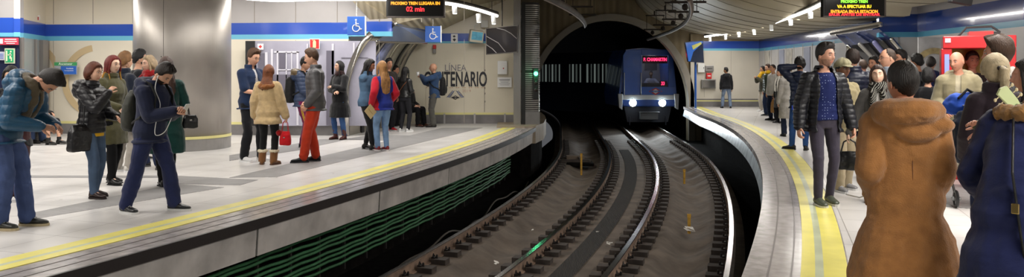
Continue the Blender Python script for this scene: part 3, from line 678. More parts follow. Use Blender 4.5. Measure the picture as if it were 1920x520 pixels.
MB().box((0, 0, 0), (.19, .03, .25)).build('plate', SW, t); m = MB(); m.prism([(-.05, .06), (.0, .09), (.04, .05), (-.01, .02)], 'y', -.02, -.015); m.prism([(-.05, -.03), (0, .0), (.05, -.03), (0, -.09)], 'y', -.02, -.015); m.build('marks', BLACK, t)
# alarm, box, notice
t = thing('alarm_beacon', 'small red alarm beacon on the cream end wall', 'alarm', D(815, 92, 22.448))
MB().box((0, 0, .06), (.09, .1, .11)).build('red_lamp', SR, t, bevel=.01); MB().box((0, 0, -.06), (.08, .1, .12)).build('base_box', pm('beacon_grey', (.3, .28, .27), .5), t, bevel=.01)
t = thing('wall_box', 'white metal box on the cream end wall', 'box', D(942, 127, 22.448)); MB().box((0, 0, 0), (.27, .1, .38)).build('case', SW, t, bevel=.012); MB().box((.03, -.055, -.02), (.03, .01, .03)).build('lock', SR, t)
t = thing('wall_notice', 'white paper notice below the white box', 'notice', D(946, 154.5, 22.42)); MB().box((0, 0, 0), (.40, .008, .28)).build('sheet', SW, t)
m = MB()
for i in range(5): m.box((0, -.006, .07-.035*i), (.3-.04*(i % 3), .002, .008 if i else .02))
m.build('printed_lines', INKG, t)
# tilted projector / camera monitor on the band
t = thing('surveillance_monitor', 'small cream monitor hung tilted above the lettered wall', 'monitor', D(893, 68, 22.1), .25); MB().tube([(0, .05, 0), (.09, .42, .02)], .03, 8, round_=False).build('bracket', STEELB, t)
R_ = Euler((.15, .1, 0)).to_matrix(); MB().box((0, 0, 0), (.38, .22, .33), rot=R_).build('case', pm('monitor_case', (.62, .58, .48), .5), t, bevel=.02)
MB().box((.0, -.115, .0), (.30, .012, .22), rot=R_).build('screen', pm('monitor_screen', (.06, .16, .2), .2, emit=(.1, .3, .4, .5), var=(9, .6)), t)
MB().tube([(0, .02, .15), (-.05, .02, .28), (.08, .02, .36), (.02, .02, .5)], .012, 6).build('cable', WHITE, t); MB().box((.25, .1, .35), (.2, .1, .2)).build('junction_box', WHITE, t, bevel=.01)
# platform mirror monitor
t = thing('platform_mirror', 'dark slanted platform mirror showing the curving tracks', 'mirror')
P = [D(911, 54, 20.9), D(971, 48, 20.3), D(970, 98, 20.3), D(912, 102, 20.9)]
m = MB(); V = [tuple(p) for p in P]+[tuple(p+Vector((.02, .07, 0))) for p in P]; m.add(V, [(0, 1, 2, 3), (7, 6, 5, 4), (0, 4, 5, 1), (1, 5, 6, 2), (2, 6, 7, 3), (3, 7, 4, 0)]); m.build('mirror_face', pm('mirror_dark', (.05, .045, .045), .15, .6), t)
m = MB()
for k_ in range(4): m.tube([P[k_]+Vector((0, -.01, 0)), P[(k_+1) % 4]+Vector((0, -.01, 0))], .012, 6)
m.build('frame', pm('mirror_frame', (.12, .11, .10), .4, .5), t)
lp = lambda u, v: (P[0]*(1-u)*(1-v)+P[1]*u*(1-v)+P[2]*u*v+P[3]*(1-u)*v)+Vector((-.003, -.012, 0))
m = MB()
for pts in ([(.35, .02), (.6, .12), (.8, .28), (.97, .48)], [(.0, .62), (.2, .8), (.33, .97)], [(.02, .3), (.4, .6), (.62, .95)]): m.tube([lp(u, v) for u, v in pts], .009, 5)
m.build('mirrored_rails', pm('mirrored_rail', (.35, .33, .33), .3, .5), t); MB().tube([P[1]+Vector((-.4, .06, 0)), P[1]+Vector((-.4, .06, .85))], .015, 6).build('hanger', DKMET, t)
# ------------------------------------------------------------------ LED signs
def led(px0, px1, py0, py1, d, lines, lab):
    a, b = D(px0, py0, d), D(px1, py1, d); w_ = b.x-a.x; h_ = a.z-b.z; c = (a+b)/2
    t = thing('led_sign', lab, 'display', c)
    MB().box((0, .06, 0), (w_, .12, h_)).build('case', BLACK, t, bevel=.01); MB().box((0, -.002, 0), (w_-.08, .006, h_-.07)).build('screen', pm('led_back', (.004, .003, .003), .3), t)
    m = MB(); m.box((0, -.012, -h_/2+.012), (w_, .03, .02)); m.box((w_/2-.008, -.012, 0), (.02, .03, h_)); m.build('frame', pm('led_frame', (.12, .10, .09), .4), t)
    for s_, py, hpx, wpx, col in lines:
        g = glow('led_%s' % col, {'green': (.25, 1, .05), 'amber': (1, .33, .02), 'red': (1, .03, .04), 'yellow': (1, .6, .02)}[col], 2.2)
        p = D((px0+px1)/2, py, d)-c; o = text(s_, hpx*d/F/.7, g, t, (0, -.008, p.z), name='led_text', ext=.001, bold=.003, width=wpx*d/F)
    for x_ in (-.3, .3): MB().tube([(x_*w_, .06, h_/2), (x_*w_, .06, h_/2+.6)], .015, 6).build('hanger', DKMET, t)
led(724, 834, -12, 33, 15.0, [('PROXIMO TREN LLEGARA EN', 6.5, 5.5, 92, 'amber'), ('02 min', 17.5, 9, 34, 'red')], 'led display reading 02 min over the left platform')
led(1543, 1660, -16, 32, 14.5, [('PROXIMO TREN', 3, 5, 50, 'green'), ('VA A EFECTUAR SU', 12.5, 5.5, 64, 'yellow'), ('ENTRADA EN LA ESTACION', 22, 5.5, 88, 'amber'), ('SALIR ANTES DE ENTRAR', 27.5, 5, 96, 'red')], 'led display announcing the train over the right platform')
# left signs
t = thing('exit_sign', 'green emergency exit pictogram sign at the far left wall', 'sign', D(18.5, 105, 16.9))
MB().box((0, 0, 0), (.21, .02, .32)).build('rim', pm('exit_rim', (.55, .6, .42), .4), t); MB().box((0, -.012, 0), (.17, .01, .27)).build('plate', pm('exit_green', (.02, .28, .12), .4, emit=(.02, .3, .12, .3)), t)
m = MB(); m.box((-.055, -.02, 0), (.03, .006, .22)); m.box((.02, -.02, .0), (.03, .006, .12)); m.ell((.03, -.02, .09), (.02, .005, .02), 10, 6); m.box((.0, -.02, .02), (.1, .006, .02)); m.box((.045, -.02, -.07), (.02, .006, .08)); m.build('running_figure', pm('exit_light', (.65, .72, .5), .4), t)
t = thing('direction_sign', 'red direction sign above the exit sign at the far left', 'sign', D(17, 77.5, 16.9))
MB().box((0, 0, 0), (.40, .02, .15)).build('plate', pm('sign_dull_red', (.55, .05, .09), .4), t); MB().box((-.155, -.012, 0), (.06, .006, .10)).build('arrow_mark', SW, t)
m = MB(); m.box((.04, -.013, .04), (.24, .003, .018)); m.box((.04, -.013, -.003), (.26, .003, .016)); m.box((.04, -.013, -.045), (.18, .003, .014)); m.build('printed_lines', SW, t)
m = MB(); wbox(m, -60, 69, 37, 240, 16.97, .02); tag(m.build('dark_glass_door', pm('dark_navy_glass', (.02, .025, .06), .15)), 'dark glass door behind the exit sign at the far left', 'door')
t = thing('notice_plate', 'pale notice plate on the dark glass door at the far left', 'notice', D(2, 105, 16.92)); MB().box((0, 0, 0), (.15, .01, .18)).build('plate', pm('notice_pale', (.5, .5, .6), .4), t)
m = MB(); [m.box((0, -.008, .04-.03*i), (.1, .003, .01)) for i in range(4)]; m.build('printed_lines', SB, t)
t = thing('red_plate', 'small red and white plate high on the lift wall', 'plate', D(69.5, 33.5, 18.3)); MB().box((0, 0, 0), (.12, .02, .12)).build('plate', WHITE, t); MB().box((.0, -.012, -.015), (.10, .006, .075)).build('red_field', pm('dull_red', (.45, .10, .10), .5), t)
t = thing('lift_sign', 'green and blue Ascensor sign on the cream wall', 'sign', D(123.5, 128.5, 18.7))
MB().box((0, 0, 0), (.53, .02, .29)).build('plate', pm('sign_grey', (.35, .36, .40), .4), t); MB().box((0, -.012, .105), (.53, .006, .08)).build('green_header', pm('sign_green', (.06, .33, .12), .4), t); MB().box((.07, -.012, -.04), (.36, .006, .19)).build('blue_field', SB, t)
text('Ascensor', .085, SW, t, (.0, -.017, .105)); text('Vestíbulo', .045, SW, t, (.1, -.017, .0)); text('Correspondencia', .03, SW, t, (.08, -.017, -.05)); MB().box((-.23, -.012, -.07), (.05, .006, .07)).build('arrow_mark', SB, t)
# lit spots under the band at left
# ------------------------------------------------------------------ right end of the platform
t = thing('information_screen', 'blue and black information screen hung on a post at the tunnel mouth', 'screen')
P = [D(1284, 79, 31.2), D(1318, 76, 31.6), D(1320, 118, 31.6), D(1290, 116, 31.2)]
m = MB(); V = [tuple(p) for p in P]+[tuple(p+Vector((0, .15, 0))) for p in P]; m.add(V, [(0, 1, 2, 3), (7, 6, 5, 4), (0, 4, 5, 1), (1, 5, 6, 2), (2, 6, 7, 3), (3, 7, 4, 0)]); m.build('case', pm('screen_navy', (.015, .02, .04), .2), t)
lp = lambda u, v: (P[0]*(1-u)*(1-v)+P[1]*u*(1-v)+P[2]*u*v+P[3]*(1-u)*v)+Vector((0, -.015, 0))
m = MB(); V = [lp(.03, .03), lp(.97, .03), lp(.97, .1), lp(.4, .5), lp(.15, .97), lp(.03, .97)]; m.add([tuple(v) for v in V], [(0, 1, 2, 3, 4, 5)]); m.build('blue_picture', pm('screen_blue', (.03, .12, .45), .2, emit=(.03, .12, .5, .25)), t)
m = MB(); V = [lp(.35, .2), lp(.9, .06), lp(.9, .16), lp(.4, .4)]; m.add([tuple(v+Vector((0, -.005, 0))) for v in V], [(0, 1, 2, 3)]); m.build('yellow_picture', pm('screen_yellow', (.5, .5, .1), .3), t)
p = D(1304, 118, 31.7); MB().tube([(p.x, p.y, 0), (p.x, p.y, p.z+.1)], .045, 10, round_=False).build('post', SB, t)
def wallitem(nm, lab, cat, px0, py0, px1, py1, col, extra=None):
    a, b = D(px0, py0, 32.8), D(px1, py1, 32.8); c = (a+b)/2; t = thing(nm, lab, cat, c)
    MB().box((0, 0, 0), (b.x-a.x, .08, a.z-b.z)).build('case', col, t, bevel=.01); return t
t = wallitem('wall_cabinet', 'white cabinet on the far end wall', 'cabinet', 1308, 119, 1321, 136, WHITE); MB().box((.1, -.05, 0), (.02, .02, .06)).build('handle', DKMET, t)
t = wallitem('metal_plate', 'small grey metal plate on the far end wall above the red box', 'plate', 1322, 123, 1338, 134, pm('plate_grey', (.3, .29, .28), .35, .5)); MB().box((0, -.05, 0), (.2, .02, .02)).build('slot', DKMET, t)
t = wallitem('fire_alarm_box', 'red fire alarm box on the far end wall', 'alarm', 1324, 137, 1334, 148, SR); MB().box((0, -.05, 0), (.12, .02, .04)).build('white_field', SW, t)
t = wallitem('fire_cabinet', 'grey metal hose cabinet on the far end wall', 'cabinet', 1315, 149, 1342, 166, pm('plate_grey', (.3, .29, .28), .35, .5)); MB().box((0, -.05, 0), (.5, .02, .3)).build('door', STEELB, t)
# ------------------------------------------------------------------ right glass hood and its frames
t = thing('passage_hood', 'slanted glass hood and steel frames over the right passage', 'hood')
def quad3(m, P, th=Vector((0, .06, 0)), mi=0):
    V = [tuple(p) for p in P]+[tuple(Vector(p)+th) for p in P]; m.add(V, [(0, 1, 2, 3), (7, 6, 5, 4), (0, 4, 5, 1), (1, 5, 6, 2), (2, 6, 7, 3), (3, 7, 4, 0)], mi)
m = MB(); quad3(m, [D(1567, 66, 20.5), D(1648, 54, 18.6), D(1672, 74, 18.6), D(1590, 86, 20.5)]); m.build('blue_glass', pm('hood_navy', (.03, .045, .13), .08, .4, var=(4, .8)), t)
m = MB(); quad3(m, [D(1590, 86, 20.5), D(1672, 74, 18.6), D(1735, 150, 18.6), D(1660, 160, 20.5)]); m.build('dark_glass', pm('hood_black', (.02, .02, .025), .1, .4), t)
for a, b, m_, r_ in (((1590, 86), (1660, 160), STEELB, .05), ((1612, 83), (1684, 158), pm('frame_grey', (.3, .29, .27), .35, .3), .05), ((1640, 80), (1704, 156), pm('frame_blue', (.2, .2, .38), .3), .06), ((1672, 74), (1738, 150), STEELB, .05), ((1567, 66), (1590, 86), STEELB, .02), ((1648, 54), (1672, 74), STEELB, .03), ((1655, 77), (1720, 152), DKMET, .03)):
    dd = lambda px: 20.5-(px-1567)/105*1.9 if px < 1600 else 18.5
    m = MB(); m.tube([D(*a, 20.4-(a[0]-1567)/105*1.9), D(*b, 20.4-(b[0]-1630)/105*1.9)], r_, 8); m.build('frame_bar', m_, t, smooth=True)
m = MB(); m.tube([D(1560, 62, 20.6), D(1650, 46, 18.6)], .07, 8); m.build('top_beam', STEELB, t)
t = thing('ceiling_camera', 'black camera hung from the vault over the right platform', 'camera', D(1800, 2, 11.5))
m = MB(); m.box((0, 0, 0), (.3, .12, .09), rot=Euler((0, .2, 0)).to_matrix()); m.build('housing', BLACK, t, bevel=.01); MB().tube([(0, 0, .04), (0, 0, .3)], .02, 6).build('bracket', BLACK, t)
# ------------------------------------------------------------------ red kiosk
KR = pm('kiosk_red', (.50, .015, .02), .3, coat=.3)
kx, kd = D(1768, 68, 11.0).x, 11.0; t = thing('red_kiosk', 'red vending kiosk with yellow back behind the crowd at the right wall', 'kiosk', (kx, kd, 0), -.47); kw, kt = .86, 1.97
MB().bb((.0, 0, kt-.17), (kw, 1.1, kt)).build('canopy', KR, t, bevel=.01); MB().bb((-.02, .02, 0), (.11, 1.1, kt-.17)).build('side_panel', KR, t, bevel=.01); MB().bb((kw-.09, .02, 0), (kw, 1.1, kt-.17)).build('side_panel', KR, t, bevel=.01)
MB().bb((.02, -.01, .4), (.075, .02, 1.72)).build('light_strip', pm('kiosk_strip', (.2, .25, .7), .2, emit=(.3, .35, 1, .5)), t)
MB().bb((.11, 1.0, .9), (kw-.09, 1.06, kt-.17)).build('yellow_back', pm('kiosk_yellow', (.62, .45, .06), .4), t); MB().bb((.11, .05, 0), (kw-.09, .9, .9)).build('counter', KR, t)
MB().bb((.33, .3, kt), (.62, .8, kt+.07)).build('roof_box', SR, t); MB().bb((.62, .3, kt), (.70, .8, kt+.06)).build('roof_box', BLACK, t)
MB().tube([(.2, .4, kt+.01), (.3, .4, kt+.13), (.6, .4, kt+.14), (.7, .4, kt+.06)], .015, 6).build('cable', BLACK, t)
m = MB(); m.box((.06, -.012, kt-.06), (.07, .006, .06)); m.build('white_mark', pm('mark_pink', (.7, .45, .5), .4), t)
t = thing('arch_poster', 'poster with a stone arch on the side wall left of the kiosk', 'poster', (8.9, 15.2, 0))
a, b = D(1722, 70, 16.5), D(1768, 150, 16.5); m = MB(); m.bb((a.x, 16.5, b.z), (b.x, 16.53, a.z)); o = m.build('sheet', pm('poster_grey', (.42, .42, .43), .4, var=(3, .3)), None); o.parent = t; o.location = (-8.9, -15.2, 0)
m = MB(); e = D(1752, 128, 16.48); arc(m, e.x, e.z, .42, .12, 0, PI, 16.47); o = m.build('stone_arch', pm('stone_ochre', (.42, .33, .16), .6, var=(8, .4)), t); o.location = (-8.9, -15.2, 0)
# ------------------------------------------------------------------ bits on the tracks
YP = pm('marker_yellow', (.45, .25, .03), .6, var=(12, .3))
for px, py0, py1, lab in ((1292, 405, 437, 'nearest ochre marker post between the rails of the right track'), (1283, 320, 344, 'farther ochre marker post between the rails of the right track'), (1090, 290, 327, 'ochre marker post in the sump of the left track')):
    d = (CZ+1.2)*F/(py1-HY); p = D(px, py1, d); h = (py1-py0)*d/F
    t = thing('marker_post', lab, 'marker', p); MB().box((0, 0, h*.45), (.045, .04, h), rz=.2).build('stake', YP, t, bevel=.006); MB().box((0, 0, h), (.06, .02, .06)).build('cap', YP, t)
WP = pm('litter_white', (.72, .7, .66), .7)
for i, (px, py, w_, lab) in enumerate(((930, 500, .10, 'crumpled white and yellow wrapper between the left rails'), (1293, 435, .15, 'white paper scraps at the foot of the nearest marker post'), (1143, 461, .08, 'white paper scrap beside the grating strip'), (1121, 439, .05, 'small white scrap on the left edge of the grating'), (998, 435, .04, 'tiny white scrap between the left rails'))):
    d = (CZ+(1.17 if i != 2 and i != 3 else 1.07))*F/(py-HY); p = D(px, py, d); m = MB(); rnd = random.Random(i)
    V = [(rnd.uniform(-w_, w_)*.6, rnd.uniform(-w_, w_)*.7, rnd.uniform(0, w_*.5)) for _ in range(9)]; m.add(V, [(0, 1, 2), (2, 3, 4), (4, 5, 0), (5, 6, 7), (7, 8, 1), (3, 6, 8)])
    o = m.build('litter_scrap', WP); o.location = p+Vector((0, 0, .02)); tag(o, lab, 'litter'); s_ = o.modifiers.new('s', 'SOLIDIFY'); s_.thickness = .006
t = thing('drain_sump', 'dark sump with cross beams between the left rails', 'sump', (1.75, 22.5, -1.12))
MB().box((0, 0, .02), (1.0, 1.1, .08)).build('pit_cover', BALL, t); MB().box((-.1, -.2, .09), (1.1, .1, .08)).build('beam', BLOCK, t); MB().box((.05, .35, .12), (.5, .35, .12)).build('beam', pm('beam_brown', (.16, .12, .09), .8), t); MB().box((.15, .05, .12), (.06, .5, .1)).build('beam', BLOCK, t)
# ------------------------------------------------------------------ train
TB = pm('train_blue', (.03, .14, .62), .3, coat=.5, var=(2, .1)); TW = pm('train_white', (.62, .65, .68), .35); TD = pm('train_dark', (.02, .025, .04), .5)
TX, TY = 5.80, 34.2
t = thing('metro_train', 'blue metro train with lit headlights arriving out of the tunnel', 'train', (TX, TY, 0))
def TP(px, py): return ((px-960)*TY/F-TX, CZ-(py-HY)*TY/F)
def panel(nm, pts, y0, y1, m_, bev=0):
    m = MB(); m.prism([TP(*p) for p in pts], 'y', y0, y1); return m.build(nm, m_, t, bevel=bev)
out_ = [(1168, 104), (1172, 94), (1206, 92.5), (1252, 94), (1264, 108), (1268, 182), (1168, 182)]
# body shell behind the front: sides and roof
prof = [TP(*p) for p in [(1163, 200), (1161, 178), (1168, 110), (1174, 93), (1206, 90), (1254, 93), (1263, 108), (1270, 178), (1268, 200)]]
m = MB(); inner = [(x*.93, z*.97 if z > 1 else z+.05) for x, z in prof]
n = len(prof); V = [(x, .10, z) for x, z in prof]+[(x-.9, 9, z) for x, z in prof]+[(x, .10, z) for x, z in inner]+[(x-.9, 8.9, z) for x, z in inner]
Fc = []
for i in range(n):
    j = (i+1) % n; Fc += [(i, j, n+j, n+i), (2*n+i, 3*n+i, 3*n+j, 2*n+j), (i, 2*n+i, 2*n+j, j)]
Fc.append(tuple(n+i for i in range(n))); m.add(V, Fc); m.build('body_shell', TB, t)
panel('door_panel', [(1168, 182), (1168, 104), (1174, 94), (1203, 92.5), (1203, 182)], 0, .12, TB, .02)
panel('header_panel', [(1203, 92.5), (1250, 94), (1256, 104), (1203, 104)], 0, .12, TB, .01)
panel('lower_panel', [(1203, 163), (1253, 163), (1266, 163), (1268, 182), (1203, 182)], -.01, .12, TB, .01)
panel('pillar', [(1253, 100), (1259, 100), (1266, 163), (1253, 163)], 0, .12, TB, .01)
panel('white_stripe', [(1161, 178), (1269, 178), (1268, 187), (1162, 187)], -.10, .12, TW, .02)
panel('bumper', [(1164, 187), (1267, 187), (1262, 199), (1170, 199)], -.08, .12, pm('bumper_blue', (.02, .06, .25), .4), .02)
for xs in ((1158, 1167), (1263, 1272)): panel('corner_guard', [(xs[0], 176), (xs[1], 176), (xs[1]-1, 206), (xs[0]+2, 202)], -.14, .1, TW, .02)
panel('windscreen', [(1204, 104), (1252.5, 104), (1252.5, 163), (1204, 163)], .03, .05, pm('windscreen_glass', (.10, .11, .12), .05, 0, alpha=.28, spec=.8))
panel('destination_box', [(1205, 104.5), (1252, 104.5), (1252, 119), (1205, 119)], .055, .10, BLACK)
x0, z0 = TP(1228.5, 112); g = glow('train_led', (1, .03, .12), 3.0)
o = text('P. CHAMARTIN', .20, g, t, (x0, .0, z0), name='led_text', ext=.002, bold=.004, width=43*TY/F)
x0, z0 = TP(1243, 157); text('33', .20, g, t, (x0, .0, z0), name='led_text', ext=.002, bold=.004, sx=.8); panel('number_box', [(1237, 152), (1251, 152), (1251, 162), (1237, 162)], .055, .08, BLACK)
m = MB()
for px in (1170, 1201.5):
    x_, za = TP(px, 137); _, zb = TP(px, 181); m = MB(); m.tube([(x_, .0, za), (x_, -.07, za), (x_, -.07, zb), (x_, 0, zb)], .022, 8); m.build('grab_rail', TW, t, smooth=True)
x_, z_ = TP(1183, 120); 
m = MB(); lx, lz = TP(1229, 171.5); m.prism([(lx-.29, lz), (lx, lz+.15), (lx+.29, lz), (lx, lz-.15)], 'y', -.03, -.005, 0); m.prism([(lx-.19, lz), (lx, lz+.10), (lx+.19, lz), (lx, lz-.10)], 'y', -.04, -.02, 1); m.box((lx, -.04, lz), (.46, .02, .085), mi=2); m.build('emblem', [SR, SW, SB], t)
text('METRO', .07, SW, t, (lx, -.055, lz))
for px in (1186, 1241):
    lx, lz = TP(px, 193); m = MB(); m.ell((lx, -.10, lz), (.15, .05, .15), 20, 8); m.build('headlight', glow('headlight', (.85, .97, 1), 60), t, smooth=True)
    m = MB(); arc(m, lx, lz, .18, .03, 0, 2*PI, -.10, 24); m.build('headlight_ring', STEELB, t)
    l = bpy.data.lights.new('headlight_beam', 'SPOT'); l.energy = 260; l.spot_size = 1.25; l.spot_blend = .6; l.shadow_soft_size = .1; l.color = (.9, .97, 1)
    o = bpy.data.objects.new('headlight_beam', l); C.objects.link(o); o.location = (TX+lx, TY-.25, lz); o.rotation_euler = Vector((-.05 if px < 1200 else .03, -1, -.13)).to_track_quat('-Z', 'Y').to_euler()
m = MB(); x0, z0 = TP(1199, 210); x1, z1 = TP(1232, 224); m.bb((x0, -.25, z1), (x1, .1, z0)); m.box(((x0+x1)/2, -.3, z0), (x1-x0+.1, .1, .04)); m.build('coupler', pm('coupler_grey', (.12, .13, .14), .5, .4), t, bevel=.02)
panel('undercarriage', [(1172, 199), (1262, 199), (1255, 230), (1178, 230)], .3, 4, TD)
m = MB()
for px in (1182, 1250):
    x_, z_ = TP(px, 224); m.tube([(x_, .2, z_+.1), (x_, .2, z_-.25)], .03, 6)
m.build('brake_hoses', TD, t)
MB().bb((-.95, 2.0, .5), (1.0, 2.05, 2.2)).build('cab_wall', pm('cab_grey', (.30, .30, .30), .6), t); MB().bb((-.3, .35, .6), (.95, .8, .95)).build('cab_desk', pm('cab_desk', (.06, .06, .07), .5), t); MB().bb((.2, 1.95, 1.5), (.75, 1.99, 1.95)).build('cab_picture', pm('cab_dark', (.06, .06, .07), .5), t)
l = bpy.data.lights.new('cab_light', 'POINT'); l.energy = 9; l.shadow_soft_size = .2; o = bpy.data.objects.new('cab_light', l); C.objects.link(o); o.location = (TX+.3, TY+.9, 2.05)
# carriage deeper in the tunnel
t = thing('metro_carriage', 'dark carriage with a row of lit windows deeper in the tunnel', 'train', (4.75, 36.6, 0), 0)
dv = Vector((1.35-4.75, 41.2-36.6, 0)); L_ = dv.length; t.rotation_euler = (0, 0, math.atan2(dv.y, dv.x))
MB().bb((.0, -1.6, -.5), (L_+2, 0, 2.35)).build('carriage_body', pm('carriage_dark', (.012, .015, .03), .4), t)
gw = glow('carriage_window', (.55, .65, .6), .16)
for i in range(22):
    x_ = .05+i*.262; 
    if i in (8, 13, 14): continue
    m = MB(); m.bb((x_, 0, .92), (x_+(.09 if i % 3 else .05), .03, 1.80)); m.build('window', gw if i % 2 else glow('carriage_window_dim', (.5, .6, .55), .07), t)
# ------------------------------------------------------------------ people
def remesh(mb, vox, smooth=3, fac=.5):
    me = mb.mesh('tmp'); o = bpy.data.objects.new('tmp', me); C.objects.link(o)
    r = o.modifiers.new('r', 'REMESH'); r.mode = 'VOXEL'; r.voxel_size = vox
    if smooth: s = o.modifiers.new('s', 'SMOOTH'); s.factor = fac; s.iterations = smooth
    dg = bpy.context.evaluated_depsgraph_get(); n = bpy.data.meshes.new_from_object(o.evaluated_get(dg), depsgraph=dg)
    bpy.data.objects.remove(o); bpy.data.meshes.remove(me); n.materials.clear()
    n.polygons.foreach_set('use_smooth', [True]*len(n.polygons)); n.polygons.foreach_set('material_index', [0]*len(n.polygons))
    return n
def vnoise(P, seed=0):
    P = np.asarray(P)+seed*17.3; I = np.floor(P).astype(np.int64); f = P-I; f = f*f*(3-2*f); out = 0
    for a in (0, 1):
        for b in (0, 1):
            for c in (0, 1):
                h = (I[:, 0]+a)*73856093 ^ (I[:, 1]+b)*19349663 ^ (I[:, 2]+c)*83492791
                h = ((h ^ (h >> 13))*1274126177) & 0x7fffffff
                out = out+(h/0x7fffffff*2-1)*(f[:, 0] if a else 1-f[:, 0])*(f[:, 1] if b else 1-f[:, 1])*(f[:, 2] if c else 1-f[:, 2])
    return out
def displace(me, fn):
    n = len(me.vertices); co = np.empty(n*3); me.vertices.foreach_get('co', co); co = co.reshape(-1, 3)
    no = np.empty(n*3); me.vertex_normals.foreach_get('vector', no); no = no.reshape(-1, 3)
    me.vertices.foreach_set('co', fn(co, no).ravel()); me.update(); return me
def folds(amp, sc, seed):
    return lambda co, no: co+no*(amp*vnoise(co*np.array([sc, sc, sc*.55]), seed)+amp*.5*vnoise(co*sc*2.3, seed+3)+amp*.75*np.clip(vnoise(co*np.array([7, 7, 21])+2*vnoise(co*5, seed+7)[:, None], seed+11), -.1, 1))[:, None]
def quilt(amp, per, seed):
    return lambda co, no: co+no*(amp*(np.abs(np.sin(PI*(co[:, 2]+.006*vnoise(co*14, seed))/per))**.6-.6)+.0025*vnoise(co*15, seed+1))[:, None]
def cut(me, fn):
    """delete the faces whose centre satisfies fn(centres)"""
    bm = bmesh.new(); bm.from_mesh(me); bm.faces.ensure_lookup_table()
    cs = np.array([f.calc_center_median() for f in bm.faces]); k = fn(cs)
    bmesh.ops.delete(bm, geom=[f for f, q in zip(bm.faces, k) if q], context='FACES'); bm.to_mesh(me); bm.free(); return me
def sstep(a, b, x): 
    t = np.clip((np.asarray(x, float)-a)/(b-a), 0, 1); return t*t*(3-2*t)
G = lambda x, z, x0, z0, sx, sz: np.exp(-((x-x0)/sx)**2-((z-z0)/sz)**2)
def headshape(n=40, m=30, female=False, scale=1.0, lod=1):
    th = np.linspace(0, 2*PI, n, endpoint=False); th = th-.55*np.sin(th)*1.0      # denser at the front (angle 0)
    ph = np.linspace(0, PI, m+1)[1:-1]; V = []
    T, Pp = np.meshgrid(th, ph); ux = np.sin(Pp)*np.sin(T); uy = np.sin(Pp)*np.cos(T); uz = np.cos(Pp)
    return ux, uy, uz
def headpos(ux, uy, uz, female=False):
    rx, ry, rz = (.074, .094, .115) if not female else (.071, .091, .110)
    x = rx*ux; y = ry*uy; z = rz*uz
    w = np.clip(-uz, 0, 1); x = x*(1-.30*w**1.6); y = np.where(uy < 0, y*(1-.30*w), y*(1-.08*w)); y = np.where(uy > 0, y*(.94+.06*np.abs(uz)), y)
    y = y+np.where(uy < 0, -.006*(1-w), 0)
    fr = sstep(.15, .5, uy); 
    e = .031
    dp = .009*G(x, z, 0, .012, .011, .022)+.019*G(x, z, 0, -.022, .0105, .016)+.012*G(x, z, 0, -.030, .017, .008)
    dp = dp-.011*(G(x, z, e, .008, .017, .012)+G(x, z, -e, .008, .017, .012))+.005*(G(x, z, .028, .030, .022, .008)+G(x, z, -.028, .030, .022, .008))
    dp = dp+.005*(G(x, z, .045, -.015, .018, .02)+G(x, z, -.045, -.015, .018, .02))+.007*G(x, z, 0, -.060, .022, .009)-.004*G(x, z, 0, -.0595, .02, .0022)+.009*G(x, z, 0, -.095, .02, .013)-.004*G(x, z, 0, -.077, .02, .006)
    return x, y+dp*fr, z
def add_head(mb, M, female, skin_i, lip_i, eye_i, brow_i, face=True, n=40, m=30, bald=False):
    ux, uy, uz = headshape(n, m); x, y, z = headpos(ux, uy, uz, female); mm = m-1
    V = [Vector(p) for p in zip(x.ravel(), y.ravel(), z.ravel())]; top = Vector((0, 0, .115 if not female else .110)); bot = Vector((0, .0, -.108))
    V += [top, bot]; Fc = []; a = mm*n
    for j in range(mm-1):
        for i in range(n): k = (i+1) % n; Fc.append((j*n+i, (j+1)*n+i, (j+1)*n+k, j*n+k))
    for i in range(n): k = (i+1) % n; Fc += [(a, i, k), (a+1, (mm-1)*n+k, (mm-1)*n+i)]
    base = mb.n; nf = len(Fc); mb.add([tuple(M @ v) for v in V], Fc, skin_i)
    if face:
        for q, f in enumerate(Fc):
            c = sum((V[i] for i in f), Vector())/len(f)
            if c.y > .06 and abs(c.z+.060) < .009-.25*abs(c.x)*.6 and abs(c.x) < .024: mb.I[len(mb.I)-nf+q] = lip_i
    R = M.to_3x3().normalized()
    for s in (-1, 1):
        mb.ell(M @ Vector((s*(.074 if not female else .071), -.008, -.004)), (.009, .018, .030), 8, 8, R=R @ Euler((-.2, 0, s*.35)).to_matrix(), mi=skin_i)
        if face:
            if face == 'closed': mb.tube([tuple(M @ Vector((s*a_, yy, zz))) for a_, yy, zz in ((.02, .0835, .006), (.031, .085, .003), (.042, .080, .006))], .0018, 5, mi=brow_i)
            else: mb.ell(M @ Vector((s*.031, .0765, .008)), (.0115, .0085, .0055), 10, 8, R=R, mi=eye_i)
            if face != 'closed': mb.ell(M @ Vector((s*.031, .0835, .008)), (.0055, .003, .0052), 8, 6, R=R, mi=brow_i)
            mb.tube([tuple(M @ Vector((s*a_, yy, zz))) for a_, yy, zz in ((.014, .086, .027), (.03, .088, .032), (.046, .078, .028))], [.0035, .004, .0025], 5, mi=brow_i)
